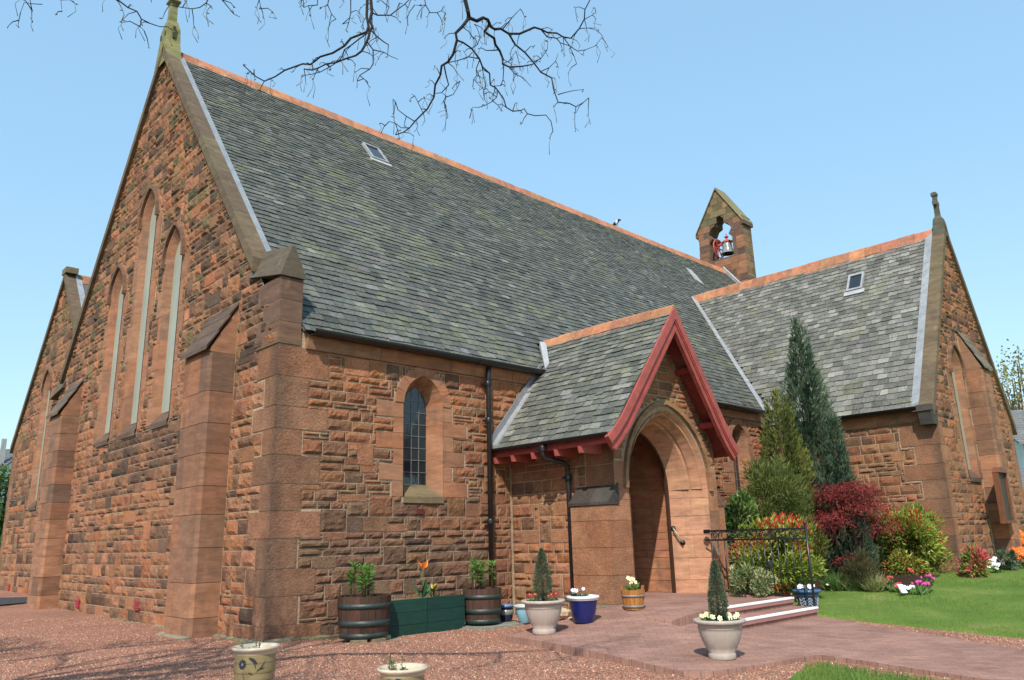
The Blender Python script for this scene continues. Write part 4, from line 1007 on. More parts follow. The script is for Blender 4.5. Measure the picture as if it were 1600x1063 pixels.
# ------------------------------------------------------------------ movable things
def gp(u, v, zf):
    z = 0
    for _ in range(12): p = onp(u, v, 'z', z); z = zf(p.x, p.y)
    return Vector((p.x, p.y, z))
def dep(p): return (p-CAM).dot(FW)
AWAY = Vector((FW.x, FW.y, 0)).normalized()
def footed(u, v, wpx, zf):      # base centre of a round thing whose front foot is seen at u,v and whose foot is wpx wide
    p = gp(u, v, zf); r = wpx/2*dep(p)/FPX; q = p+AWAY*r; return Vector((q.x, q.y, zf(q.x, q.y))), dep(q)/FPX
def pot(name, label, cat, c, prof, col, mat, rimcol=None, soil=None, bands=(), inner=None, group=None):
    t = thing(name, label, cat, c, group); b = MB(); b.lathe(c, prof, 32, col)
    b.add([(c.x+prof[0][0]*math.cos(a), c.y+prof[0][0]*math.sin(a), c.z+.002) for a in [k*math.pi/8 for k in range(16)]], [tuple(range(16))], col)
    b.build('pot_body', mat, t); r, h = prof[-1]
    m = MB(); w = .022
    m.lathe(c, [(r-.01, h-.045), (r+.016, h-.04), (r+.024, h-.018), (r+.018, h), (r-.02, h), (r-.03, h-.02), (r-.04, h-.1)], 32, rimcol or col); m.build('rim', mat, t)
    if soil is not None:
        s = MB(); n = 20; vs = [(c.x, c.y, c.z+h-soil+.02)]+[(c.x+(r-.02)*math.cos(2*math.pi*k/n), c.y+(r-.02)*math.sin(2*math.pi*k/n), c.z+h-soil) for k in range(n)]
        s.add(vs, [(0, 1+k, 1+(k+1) % n) for k in range(n)], (.05, .035, .025)); s.build('soil', SOIL, t)
    for (z0, z1, rr, col2, mt, nm) in bands:
        q = MB(); q.lathe(c, [(rr(z0), z0), (rr(z0)+.006, z0+.003), (rr(z1)+.006, z1-.003), (rr(z1), z1)], 32, col2); q.build(nm, mt, t)
    return t
def radf(prof):
    def f(z):
        for (r0, z0), (r1, z1) in zip(prof, prof[1:]):
            if z0 <= z <= z1: return lerp(r0, r1, (z-z0)/max(1e-6, z1-z0))
        return prof[-1][0]
    return f
# leaves ------------------------------------------------------------
def leaf(m, p, d, L, w, col, rng, fold=.25):
    d = d.normalized(); s = d.cross(Vector((rng.gauss(0, 1), rng.gauss(0, 1), rng.gauss(0, 1))))
    if s.length < 1e-4: s = d.orthogonal()
    s.normalize(); n = d.cross(s); a = p; b = p+d*L
    k = p+d*(L*.45)
    m.add([a, k+s*w/2+n*w*fold, b, k-s*w/2+n*w*fold], [(0, 1, 2), (0, 2, 3)], col)
def rdir(rng):
    v = Vector((rng.gauss(0, 1), rng.gauss(0, 1), rng.gauss(0, 1))); return v.normalized()
def pansy_face(m, p, n, s, c1, c2, rng):
    n = n.normalized(); a = n.orthogonal().normalized(); b = n.cross(a)
    for k in range(5):
        t = 2*math.pi*k/5+.3; d = a*math.cos(t)+b*math.sin(t); e = n.cross(d); q = p+d*s*.55+n*.002*k
        m.add([p+n*.002, p+d*s*.4+e*s*.42, q+d*s*.45+e*s*.25, q+d*s*.45-e*s*.25, p+d*s*.4-e*s*.42], [(0, 1, 2, 3, 4)], c1)
    m.add([p+n*.012+a*s*.3*math.cos(t)+b*s*.3*math.sin(t) for t in [k*math.pi/3 for k in range(6)]], [tuple(range(6))], c2)
def pansy(c, col, eye, label, group, s=.035, name='pansy', h=.07):
    rng = random.Random(hash((round(c.x, 3), round(c.y, 3))) & 0xffff); t = thing(name, label, 'flower', c, group)
    f = MB()
    for k in range(9): leaf(f, c+Vector((rng.uniform(-.02, .02), rng.uniform(-.02, .02), 0)), rdir(rng)+Vector((0, 0, .6)), .06, .03, jit(rng, (.06, .15, .03), .3), rng)
    f.tube([c, c+Vector((0, 0, h))], .003, 4, (.06, .15, .03)); f.build('leaves', LEAF, t)
    b = MB()
    for k in range(rng.choice((1, 2, 2))):
        p = c+Vector((rng.uniform(-.03, .03), rng.uniform(-.03, .03), h+rng.uniform(0, .03))); pansy_face(b, p, Vector((-.7, -.7, .5))+rdir(rng)*.35, s*rng.uniform(.85, 1.15), jit(rng, col, .15), eye, rng)
    b.build('petals', PETAL, t); return t
# terracotta urns ---------------------------------------------------
def urnprof(s): return [(r*s, z*s) for r, z in [(.165, 0), (.172, .01), (.17, .065), (.162, .08), (.2, .14), (.245, .24), (.268, .33), (.272, .365), (.279, .37), (.272, .378), (.276, .41), (.284, .415), (.277, .425), (.28, .455), (.30, .47)]]
UC = (.42, .345, .30)
c1, k1 = footed(851, 993, 37, pav); u1 = pot('urn_planter', 'pale pink clay urn on the brick paving beside the deep blue pot', 'planter', c1, urnprof(34*k1/.318), UC, CLAY, (.44, .355, .31), .03, group='pale clay urns')
c2, k2 = footed(1135, 1033, 46, pav); u2 = pot('urn_planter', 'pale clay urn planter at the near corner of the paving, in front of the steps', 'planter', c2, urnprof(39.5*k2/.318), (.40, .34, .295), CLAY, (.41, .34, .3), .03, group='pale clay urns')
def topiary(c, h, r, label, seed):
    rng = random.Random(seed); t = thing('topiary_shrub', label, 'shrub', c, 'clipped cone shrubs in the urns'); m = MB()
    for _ in range(5200):
        q = rng.random(); prof = r*min(1, (1-q)**.62*1.25)*min(1, .55+q*3.2); a = rng.uniform(0, 6.283); k = rng.uniform(.72, 1.04)*(1+.12*noise.noise(Vector((math.cos(a)*2, math.sin(a)*2, q*7+seed))))
        p = c+Vector((math.cos(a)*prof*k, math.sin(a)*prof*k, .03+q*h)); d = Vector((math.cos(a), math.sin(a), .8))+rdir(rng)*.7
        leaf(m, p, d, rng.uniform(.015, .032), .011, jit(rng, mixc((.075, .11, .055), (.17, .21, .13), rng.random()), .25), rng)
    m.build('foliage', LEAF, t); s = MB(); s.tube([c-Vector((0, 0, .03)), c+Vector((0, 0, h*.8))], [.02, .008], 8, (.08, .05, .035)); s.build('stem', BARK, t)
h1 = urnprof(34*k1/.318)[-1][1]; h2 = urnprof(39.5*k2/.318)[-1][1]
topiary(c1+Vector((0, 0, h1-.02)), 76*k1, 14*k1, 'clipped grey-green cone shrub growing in the urn beside the blue glazed pot', 1)
topiary(c2+Vector((0, 0, h2-.02)), 86*k2, 13.5*k2, 'clipped dark green cone shrub growing in the urn at the near corner of the paving', 2)
rng = random.Random(8)
for k in range(7):
    a = k*.9+3.3+rng.uniform(-.1, .1); pansy(c1+Vector((math.cos(a)*.19, math.sin(a)*.19, h1-.02)), (.22, .02, .02), (.6, .2, .02), 'deep red and orange pansy around the foot of the cone shrub in the pink urn', 'red pansies', .028)
for k in range(11):
    a = k*.57+2.6+rng.uniform(-.1, .1); pansy(c2+Vector((math.cos(a)*.17, math.sin(a)*.17, h2-.03)), (.75, .74, .5), (.6, .5, .05), 'cream pansy around the foot of the cone shrub in the urn at the near corner', 'cream pansies', .026, h=.05)
# glazed pots -------------------------------------------------------
c, k = footed(914, 974, 32, pav); s = 25*k/.25
bp = [(.15*s, 0), (.158*s, .01*s), (.2*s, .2*s), (.225*s, .32*s), (.232*s, .335*s)]
pot('glazed_pot', 'deep blue glazed pot with a white rim on the paving beside the black downpipe', 'planter', c, bp+[(.235*s, .40*s)], (.012, .018, .12), CERAM, (.72, .74, .76), .03,
    bands=[(.335*s, .40*s, lambda z: .238*s, (.72, .74, .76), CERAM, 'white_band')])
for i in range(7): a = rng.uniform(0, 6.28); r = rng.uniform(.03, .17)*s; pansy(c+Vector((math.cos(a)*r, math.sin(a)*r, .38*s)), (.05, .02, .12) if i % 3 else (.7, .7, .75), (.5, .4, .05), 'purple pansy in the deep blue pot with a white rim' if i % 3 else 'white and purple pansy in the deep blue pot with a white rim', 'pansies in the blue pot', .03)
zs = lambda x, y: -.075
c, k = footed(791, 972, 17, zs); s = 11.5*k/.15
def b0(z): return radf(np_)(z)
np_ = [(.1*s, 0), (.13*s, .05*s), (.15*s, .18*s), (.145*s, .30*s), (.15*s, .33*s)]
pot('glazed_pot', 'small navy pot with a grey wavy band standing against the wall right of the downpipe', 'planter', c, np_, (.015, .02, .055), CERAM, (.12, .17, .3), .03, bands=[(.13*s, .23*s, radf(np_), (.2, .21, .2), CERAM, 'grey_band')])
c, k = footed(820, 974, 14, zs); s = 15*k/.15
pot('glazed_pot', 'light blue bowl shaped pot partly hidden behind the pink urn', 'planter', c, [(.07*s, 0), (.1*s, .05*s), (.135*s, .16*s), (.15*s, .27*s)], (.22, .42, .52), CERAM, (.45, .5, .47), .03)
c, k = footed(1270, 961, 30, gz); s = 20*k/.2; lp_ = [(.14*s, 0), (.145*s, .12*s), (.16*s, .2*s), (.185*s, .33*s), (.195*s, .36*s)]
t = pot('glazed_pot', 'blue pot with cream zigzag lines standing behind the foot of the black railing', 'planter', c, lp_, (.04, .10, .22), CERAM, (.05, .13, .3), .03)
for j, zz in enumerate((.14, .18, .22)):
    m = MB(); f = radf(lp_); m.tube([(c.x+(f(zz*s)+.004)*math.cos(a), c.y+(f(zz*s)+.004)*math.sin(a), c.z+(zz+.02*math.sin(a*12))*s) for a in [2*math.pi*q/96 for q in range(97)]], .005, 4, (.5, .48, .4)); m.build('zigzag_line', CERAM, t)
for i in range(6): a = i*1.05; pansy(c+Vector((math.cos(a)*.1*s, math.sin(a)*.1*s, .33*s)), (.75, .75, .78), (.1, .05, .2), 'white pansy in the blue pot behind the railing', 'white pansies behind the railing', .035)
# wooden bucket -----------------------------------------------------
c, k = footed(993, 953, 35, pav); s = 19.5*k/.2; OW = (.42, .17, .045)
t = thing('bucket_planter', 'golden brown wooden bucket planter with two metal hoops at the porch doorway', 'planter', c); m = MB(); ns = 16
for i in range(ns):
    a0, a1 = 2*math.pi*(i+.03)/ns, 2*math.pi*(i+.97)/ns; hh = .30 if i not in (4, 12) else .37; col = jit(rng, OW, .2)
    P = lambda r, a, z: (c.x+r*s*math.cos(a), c.y+r*s*math.sin(a), c.z+z*s)
    m.hexa([P(.155, a0, 0), P(.155, a1, 0), P(.135, a1, 0), P(.135, a0, 0), P(.195, a0, hh), P(.195, a1, hh), P(.175, a1, hh), P(.175, a0, hh)], col)
m.build('staves', WOOD, t); m = MB()
for z0, z1 in ((.03, .065), (.19, .225)): m.lathe(c, [((.157+.133*z0)*s, z0*s), ((.163+.133*z0)*s, z0*s), ((.163+.133*z1)*s, z1*s), ((.157+.133*z1)*s, z1*s)], 32, (.2, .2, .2))
m.build('hoops', LEAD, t); m = MB(); m.lathe(c, [(.18*s, .26*s), (0, .27*s)], 16, (.05, .035, .025)); m.build('soil', SOIL, t)
tp = thing('primrose', 'pale yellow primrose with broad green leaves in the wooden bucket', 'flower', c+Vector((0, 0, .26*s))); m = MB(); q0 = c+Vector((0, 0, .26*s))
for i in range(26): d = rdir(rng)+Vector((0, 0, .6)); leaf(m, q0+d*.03, d, rng.uniform(.08, .15), .05, jit(rng, (.10, .19, .04), .3), rng)
m.build('leaves', LEAF, tp); m = MB()
for i in range(9): p = q0+Vector((rng.gauss(0, .045), rng.gauss(0, .045), rng.uniform(.1, .2))); pansy_face(m, p, Vector((-.7, -.7, .4))+rdir(rng)*.4, .03, jit(rng, (.75, .75, .45), .1), (.7, .6, .1), rng)
m.build('petals', PETAL, tp)
# half barrels ------------------------------------------------------
def barrel(c, r, h, label, seed):
    rng = random.Random(seed); t = thing('barrel_planter', label, 'planter', c, 'half barrel planters'); m = MB(); ns = 22
    rr = lambda q: r*(.86+.14*q+.03*math.sin(q*3.14))
    for i in range(ns):
        a0, a1 = 2*math.pi*(i+.015)/ns, 2*math.pi*(i+.985)/ns; col = jit(rng, (.068, .034, .024), .25); rows = []
        for q in (0, .33, .66, 1): rows.append([(c.x+rr(q)*math.cos(a), c.y+rr(q)*math.sin(a), c.z+q*h) for a in (a0, (a0+a1)/2, a1)])
        rows.append([(c.x+(rr(1)-.03)*math.cos(a), c.y+(rr(1)-.03)*math.sin(a), c.z+h) for a in (a0, (a0+a1)/2, a1)]); rows.append([(c.x+(rr(1)-.03)*math.cos(a), c.y+(rr(1)-.03)*math.sin(a), c.z+h-.12) for a in (a0, (a0+a1)/2, a1)])
        m.loft(rows, col)
    m.lathe(c, [(rr(0), .0), (0, .0)], 22, (.05, .03, .02)); m.build('staves', WOOD, t)
    for z0, z1 in ((.0, .13), (.28, .43), (.70, .83)):
        q = MB(); q.lathe(c, [(rr(z)+.001+e, z*h) for z, e in ((z0, .0), (z0, .006), (z1, .006), (z1, 0))], 40, (.024, .038, .034)); q.build('hoop', LEAD, t)
    s = MB(); s.lathe(c, [(r*.97, h-.07), (0, h-.05)], 24, (.045, .03, .022)); s.build('soil', SOIL, t); return t
zb = lambda x, y: -.05
cb1, kb1 = footed(561, 1000, 76, zb); cb2, kb2 = footed(753, 976, 54, zb)
hb1, hb2 = .53, .50
barrel(cb1, 42*kb1, hb1, 'brown half barrel planter with green hoops nearest the church corner', 1); barrel(cb2, 30.5*kb2, hb2, 'brown half barrel planter with green hoops at the foot of the downpipe', 2)
def slab(x0, x1, y0, y1, z, label):
    m = MB(); b = .012; m.hexa([(x0, y0, z-.09), (x1, y0, z-.09), (x1, y1, z-.09), (x0, y1, z-.09), (x0+b, y0+b, z), (x1-b, y0+b, z), (x1-b, y1-b, z), (x0+b, y1-b, z)], (.2, .21, .17)); tag(m.build('paving_slab', PAVE), label, 'slab', 'slabs under the planters')
slab(cb1.x-.42, cb1.x+.5, cb1.y-.46, cb1.y+.4, -.105, 'grey stone slab under the half barrel nearest the church corner')
slab(cb2.x-.4, cb2.x+.62, cb2.y-.42, cb2.y+.35, -.075, 'grey stone slab under the half barrel by the downpipe')
for i, (dx, dy) in enumerate(((-.22, -.22), (.02, -.3), (.27, -.05))):
    m = MB(); p = cb1+Vector((dx, dy, 0)); m.box(p.x-.09, p.x+.09, p.y-.06, p.y+.06, -.103, -.052, jit(rng, (.25, .19, .11), .2)); tag(m.build('brick_chock', PAVE), 'worn brick wedged under the half barrel nearest the church corner', 'brick', 'bricks under the barrel')
def whorl_plant(c, r, n, hgt, label, seed, spread=.16):
    rng = random.Random(seed); t = thing('lily_plant', label, 'plant', c, 'leafy plants in the half barrels'); m = MB(); st = MB()
    for i in range(n):
        a = rng.uniform(0, 6.28); rr = r*math.sqrt(rng.random()); b = c+Vector((math.cos(a)*rr, math.sin(a)*rr, 0)); h = hgt*rng.uniform(.55, 1.0); top = b+Vector((rng.uniform(-.05, .05), rng.uniform(-.05, .05), h))
        st.tube([b, lerp(b, top, .5)+Vector((rng.uniform(-.015, .015), rng.uniform(-.015, .015), 0)), top], [.011, .01, .006], 6, (.10, .055, .03))
        for k in range(46):
            q = rng.random()**.6; p = lerp(b, top, .35+.65*q); az_ = k*2.4; d = Vector((math.cos(az_), math.sin(az_), .1+.9*(q-.3)))+rdir(rng)*.25
            leaf(m, p, d, rng.uniform(.07, .13), .022, jit(rng, mixc((.045, .13, .02), (.13, .27, .05), q), .2), rng)
    for k in range(30): a = rng.uniform(0, 6.28); p = c+Vector((math.cos(a)*r*1.3, math.sin(a)*r*1.3, 0)); leaf(m, p, rdir(rng)*.6+Vector((0, 0, .8)), .09, .025, jit(rng, (.08, .17, .04), .3), rng)
    m.build('leaves', LEAF, t); st.build('stem', BARK, t)
whorl_plant(cb1+Vector((-.02, 0, hb1-.07)), .2, 8, .50, 'bright green whorled lily plant in the half barrel nearest the church corner', 5); whorl_plant(cb2+Vector((.0, 0, hb2-.07)), .19, 6, .58, 'bright green whorled lily plant in the half barrel at the downpipe', 6)
# green trough ------------------------------------------------------
a, b = onp(603, 997, 'y', -.86), onp(727, 985, 'y', -.86); ta, tb = onp(603, 937, 'y', -.86), onp(727, 931, 'y', -.86)
X0, X1, ZT0, ZT1 = a.x, b.x, ta.z, tb.z
t = thing('trough', 'dark green boarded timber trough between the two half barrels', 'planter', (lerp(X0, X1, .5), -.6, -.12))
for i in range(2):
    m = MB()
    for j in range(3):
        xa, xb = lerp(X0, X1, i*.5+.004), lerp(X0, X1, i*.5+.496); zt = (ZT0+ZT1)/2; z0, z1 = lerp(-.13, zt, j/3+.004), lerp(-.13, zt, (j+1)/3-.004)
        m.box(xa, xb, -.86, -.83, z0, z1, jit(rng, (.008, .040, .029), .12))
    m.build('front_panel', GREENW, t)
m = MB(); zt = min(ZT0, ZT1)-.02
m.box(X0, X0+.03, -.828, -.1, -.13, zt, (.008, .036, .026)); m.box(X1-.03, X1, -.828, -.1, -.13, zt, (.008, .036, .026)); m.box(X0+.031, X1-.031, -.13, -.1, -.13, zt, (.3, .2, .1)); m.build('side_panel', GREENW, t)
m = MB(); m.box(X0+.03, X1-.03, -.828, -.13, -.1, zt-.05, (.05, .035, .025)); m.build('soil', SOIL, t)
def tulip(c, top, col, label, s):
    rng = random.Random(int(s*1000)); t = thing('tulip', label, 'flower', c); m = MB(); m.tube([c, lerp(c, top, .5)+Vector((.01, 0, 0)), top], .006, 6, (.09, .17, .05))
    for k in range(7): d = Vector((math.cos(k*2.2)*.5, math.sin(k*2.2)*.5, .8)); leaf(m, c+Vector((0, 0, .02*k)), d, s*rng.uniform(1.6, 2.6), s*.45, jit(rng, (.06, .13, .05), .2), rng, .35)
    m.build('leaves', LEAF, t); m = MB()
    for k in range(9):
        a = k*2.1; d = Vector((math.cos(a)*.5, math.sin(a)*.5, .8)); leaf(m, top+Vector((0, 0, -.01)), d, s*rng.uniform(.9, 1.25), s*.42, jit(rng, col, .12), rng, .3)
    m.build('petals', PETAL, t)
pb = onp(659, 935, 'y', -.5); tulip(Vector((pb.x, -.5, zt-.05)), onp(661, 890, 'y', -.5), (.75, .22, .03), 'tall orange tulip growing in the green trough', .15)
pb = onp(676, 932, 'y', -.45); tulip(Vector((pb.x, -.45, zt-.05)), onp(678, 920, 'y', -.45), (.75, .55, .05), 'short yellow tulip growing in the green trough', .09)
# cream painted pots in the foreground -----------------------------
def cream(u, v, wpx, d, label, seed):
    rm = atd(u, v, d); r = wpx/2*d/FPX; zg = gzn(rm.x, rm.y); H = rm.z-zg; c = Vector((rm.x, rm.y, zg)); r -= .02
    pf = [(r*.62, 0), (r*.66, .02), (r*.74, H*.2), (r*.86, H*.45), (r*.92, H*.7), (r*.90, H*.88), (r*.93, H)]
    t = thing('ceramic_pot', label, 'planter', c, 'cream painted pots on the gravel'); m = MB(); m.lathe(c, pf, 40, (.235, .19, .095)); f = radf(pf); m.build('pot_body', CERAM, t)
    m = MB(); m.lathe(c, [(r*.9, H-.05), (r*.95, H-.025), (r*1.05, H-.012), (r*1.07, H+.0), (r*1.03, H+.012), (r*.94, H+.005), (r*.86, H-.03), (r*.8, H-.14)], 40, (.50, .43, .32)); m.build('rim', CERAM, t)
    m = MB(); m.lathe(c, [(r*.84, H-.13), (0, H-.11)], 24, (.3, .24, .15)); m.build('soil', SOIL, t)
    for zz in (.3, .5, .62, .78): m = MB(); m.lathe(c, [(f(zz*H)+.0005, zz*H-.012), (f(zz*H)+.003, zz*H-.004), (f(zz*H+.012)+.0005, zz*H+.008)], 40, (.19, .15, .075)); m.build('brush_band', CERAM, t)
    m = MB(); base = math.atan2(CAM.y-c.y, CAM.x-c.x)
    def S(a, z, e=.004): return (c.x+(f(z)+e)*math.cos(base+a), c.y+(f(z)+e)*math.sin(base+a), c.z+z)
    dk = (.02, .03, .04)
    for k in range(12):
        t0 = 2*math.pi*k/12; A = lambda rr, dt: S(-.62-(rr*math.cos(t0+dt))/r*1.0, H*.76+rr*math.sin(t0+dt)); m.add([A(.012, -.3), A(.033, -.22), A(.043, 0), A(.033, .22), A(.012, .3)], [(0, 1, 2, 3, 4)], dk)
    for (a0, z0, a1, z1, w) in ((-.3, .86, .1, .76, .016), (-.1, .80, .02, .66, .013), (-.3, .62, -.1, .58, .006), (.05, .62, .5, .82, .005), (.1, .66, .45, .70, .004), (-.62, .62, -.5, .4, .008), (-.5, .5, -.2, .38, .007)):
        n = 6
        for q in range(n):
            x0, x1 = q/n, (q+1)/n; wq = lambda x: w*math.sin(math.pi*(.1+.85*x)); B = lambda x, e: S(lerp(a0, a1, x)+.05*math.sin(x*3), H*lerp(z0, z1, x)+e*wq(x))
            m.add([B(x0, -1), B(x1, -1), B(x1, 1), B(x0, 1)], [(0, 1, 2, 3)], dk)
    m.build('painted_flower', CERAM, t)
    rng = random.Random(seed); tp = thing('seedling', 'thin green seedling sprouting in the ' + ('cream pot at the bottom left' if seed == 1 else 'cream pot at the bottom centre'), 'plant', c+Vector((0, 0, H-.12))); m = MB()
    for k in range(5 if seed == 1 else 12):
        p = c+Vector((rng.uniform(-.11, .06), rng.uniform(-.09, .09), H-.12)); h = rng.uniform(.1, .2); m.tube([p, p+Vector((rng.uniform(-.02, .02), 0, h))], .003, 4, (.12, .12, .06))
        for q in range(8): leaf(m, p+Vector((0, 0, h*rng.uniform(.4, 1))), rdir(rng)+Vector((0, 0, .5)), .035, .014, jit(rng, (.14, .18, .07), .3), rng)
    m.build('leaves', LEAF, tp)
cream(400, 1011, 76, 6.55, 'cream pot painted with a dark flower, bottom left on the gravel', 1); cream(629, 1044, 83, 6.0, 'cream painted pot at the bottom centre, cut off by the edge of the picture', 2)
# rocks by the pipe
for (u, v, wpx, col, lab) in ((884, 966, 22, (.45, .36, .24), 'pale split stone leaning behind the pink urn by the downpipe'), (896, 972, 11, (.5, .4, .3), 'small pale pebble at the foot of the downpipe'), (948, 958, 22, (.35, .16, .1), 'reddish rough stone between the blue pot and the porch pier')):
    p = gp(u, v, lambda x, y: -.06); k = dep(p)/FPX; m = MB(); r = wpx/2*k; vs = []; n1, n2 = 8, 5
    pf = [(math.sin(math.pi*j/n2)*r, -math.cos(math.pi*j/n2)*r*.75+r*.6) for j in range(n2+1)]
    for j, (a, z) in enumerate(pf):
        for q in range(n1): an = 2*math.pi*q/n1; w = 1+.35*noise.noise(Vector((math.cos(an), math.sin(an), j+u))); vs.append((p.x+a*w*math.cos(an), p.y+.05+a*w*math.sin(an), p.z+z*w))
    m.add(vs, [(j*n1+q, j*n1+(q+1) % n1, (j+1)*n1+(q+1) % n1, (j+1)*n1+q) for j in range(n2) for q in range(n1)], col); tag(m.build('rock', PAVE), lab, 'stone')
# railing -----------------------------------------------------------
RX = 7.04; ya, yb = PY-.02, -4.22; zt1, zt2 = onp(1106, 830, 'x', RX).z, onp(1255, 826, 'x', RX).z
rl = thing('railing', 'black wrought iron railing with scrolls beside the porch steps', 'railing', (RX, -3.3, .1)); ic = (.012, .012, .014)
ztop = lambda y: lerp(zt1, zt2, (y-ya)/(yb-ya)); zlow = lambda y: pav(RX-.1, -2.6)+.05-.03*(ya-y)
m = MB(); m.tube([(RX, yb, -.22), (RX, yb, ztop(yb)+.06)], .02, 10, ic); m.lathe((RX, yb, ztop(yb)+.06), [(.022, 0), (.03, .015), (.03, .035), (.015, .05), (0, .055)], 12, ic); m.build('post', IRON, rl)
m = MB()
for o in (0, -.155): m.bar((RX, ya+.02, ztop(ya)+o), (RX, yb, ztop(yb)+o), .012, .03, ic)
m.bar((RX, ya+.02, zlow(ya)), (RX, yb, zlow(yb)), .012, .03, ic)
for zz in (ztop(ya), zlow(ya)): m.box(RX-.05, RX+.03, ya-.06, ya+.02, zz-.045, zz+.025, ic)
m.build('rail', IRON, rl); nb = 14
for i in range(nb):
    y = lerp(ya-.1, yb+.14, i/(nb-1)); m = MB(); m.tube([(RX, y, zlow(y)-.06), (RX, y, ztop(y)-(.155 if i else 0))], .009, 6, ic); m.build('baluster', IRON, rl)
for i in range(3):
    yc = lerp(ya-.1, yb+.14, (i+.5)/3); zc = ztop(yc)-.078; m = MB(); L = .27
    for sg in (-1, 1):
        pts = []
        for q in range(26):
            a = q/25*4*math.pi; rr = .062*(1-q/25)+.008; pts.append((RX, yc+sg*(L-.07-rr*math.cos(a)*1), zc+rr*math.sin(a)))
        m.tube(pts, .0095, 5, ic); m.tube([(RX, yc+sg*(L-.135), zc-.05), (RX, yc+sg*.1, zc+.05), (RX, yc, zc+.06)], .0095, 5, ic)
    m.tube([(RX, yc+.06*math.cos(a), zc+.06*math.sin(a)) for a in [2*math.pi*q/16 for q in range(17)]], .0095, 5, ic); m.build('scroll', IRON, rl)
m = MB(); y = lerp(ya, yb, .62)
for z in (.55,): m.lathe((RX, y, z+.1), [(0, -.09), (.035, -.05), (.02, 0), (.035, .05), (0, .09)], 8, ic)
m.build('basket_ornament', IRON, rl)
# notice board
bc_ = onp(1566, 776, 'y', TY-.46); t = thing('notice_board', 'narrow brown framed notice board fixed to the transept buttress', 'notice board', (bc_.x, TY-.46, bc_.z)); hw_, hh_ = .30, .55
m = MB(); m.box(bc_.x-hw_, bc_.x+hw_, TY-.50, TY-.425, bc_.z-hh_, bc_.z+hh_, (.06, .045, .03)); m.build('panel', WOOD, t); m = MB(); wc = (.16, .06, .03)
m.box(bc_.x-hw_-.05, bc_.x-hw_-.002, TY-.55, TY-.425, bc_.z-hh_, bc_.z+hh_, wc); m.box(bc_.x+hw_+.002, bc_.x+hw_+.05, TY-.55, TY-.425, bc_.z-hh_, bc_.z+hh_, wc); m.box(bc_.x-hw_-.07, bc_.x+hw_+.07, TY-.57, TY-.425, bc_.z-hh_-.07, bc_.z-hh_-.002, wc)
m.hexa([(bc_.x-.36, TY-.58, bc_.z+.55), (bc_.x+.36, TY-.58, bc_.z+.55), (bc_.x+.36, TY-.425, bc_.z+.55), (bc_.x-.36, TY-.425, bc_.z+.55), (bc_.x-.2, TY-.56, bc_.z+.68), (bc_.x+.2, TY-.56, bc_.z+.68), (bc_.x+.2, TY-.425, bc_.z+.68), (bc_.x-.2, TY-.425, bc_.z+.68)], wc); m.build('frame', WOOD, t)
# magpie on the ridge
p = onp(964.5, 353, 'y', RY); bp0 = Vector((p.x, RY, RZ+.12)); m = MB(); sec = []
for (x, z, r, c) in ((-.16, .16, .012, 0), (-.12, .165, .03, 0), (-.07, .17, .05, 0), (-.03, .12, .075, 1), (.04, .07, .085, 1), (.12, .03, .06, 0), (.2, -.01, .03, 0), (.36, -.07, .018, 0), (.42, -.09, .006, 0)):
    sec.append(([bp0+Vector((-.45*x, .9*x, 0))+Vector((0, 0, z+.07+r*math.sin(a)))+Vector((.9, .45, 0))*r*math.cos(a) for a in [2*math.pi*q/10 for q in range(10)]], c))
for (A, ca), (B, cb) in zip(sec, sec[1:]): m.loft([A, B], (.7, .7, .7) if (ca and cb) else (.012, .013, .02), closed=True, smooth=True)
for s in (-.02, .02): m.tube([bp0+Vector((s, 0, .1)), bp0+Vector((s, 0, -.01))], .006, 5, (.03, .03, .03))
tag(m.build('bird', PAINT), 'black and white bird perched on the terracotta ridge of the long roof', 'bird')
# small sign in the bed
p = gp(1402, 918, gz); t = thing('plant_sign', 'small blank white sign on a stake among the flowers', 'sign', p); m = MB(); m.hexa([p+Vector(q) for q in ((-.02, -.08, .1), (.13, -.12, .095), (.15, -.08, .095), (0, -.04, .1), (-.04, -.02, .24), (.11, -.06, .235), (.115, -.05, .24), (-.035, -.01, .245))], (.75, .76, .8)); m.build('panel', PAINT, t); m = MB(); m.tube([p+Vector((.1, -.06, -.05)), p+Vector((.09, -.05, .2))], .01, 6, (.1, .1, .1)); m.build('stake', IRON, t)
# ------------------------------------------------------------------ garden bed and shrubs
rg = random.Random(31)
bed = [(1112, 912), (1130, 922), (1200, 926), (1290, 930), (1330, 929), (1400, 924), (1440, 920), (1458, 911), (1474, 902)]
bp = [gp(u, v, gz) for u, v in bed]; poly = [(p.x, p.y, gz(p.x, p.y)+.075) for p in bp]+[(13.9, -4.0, .3), (13.84, -.01, .35), (7.7, -.01, .05), (7.6, -2.3, .05)]
m = MB(); vs = []
N = 30; back = [(7.65+6.2*i/(N-1), -.02) for i in range(N)]
def along(t):
    q = t*(len(bp)-1); i = min(int(q), len(bp)-2); return lerp(bp[i], bp[i+1], q-i)
for j in range(9):
    for i in range(N):
        f = along(i/(N-1)); x, y = lerp(f.x, back[i][0], j/8), lerp(f.y, back[i][1], j/8); vs.append((x, y, gz(x, y)+(.04 if j == 0 else .075+.04*noise.noise(Vector((x*2.3, y*2.3, 0))))))
m.add(vs, [(j*N+i, j*N+i+1, (j+1)*N+i+1, (j+1)*N+i) for j in range(8) for i in range(N-1)], (.07, .042, .028)); setting(m.build('flower_bed', SOIL))
def ell(u0, v0, u1, v1, y):
    """centre and radii of a crown seen in a pixel box, standing on the plane y"""
    c = onp((u0+u1)/2, (v0+v1)/2, 'y', y); k = dep(c)/FPX; return c, (u1-u0)/2*k, (v1-v0)/2*k
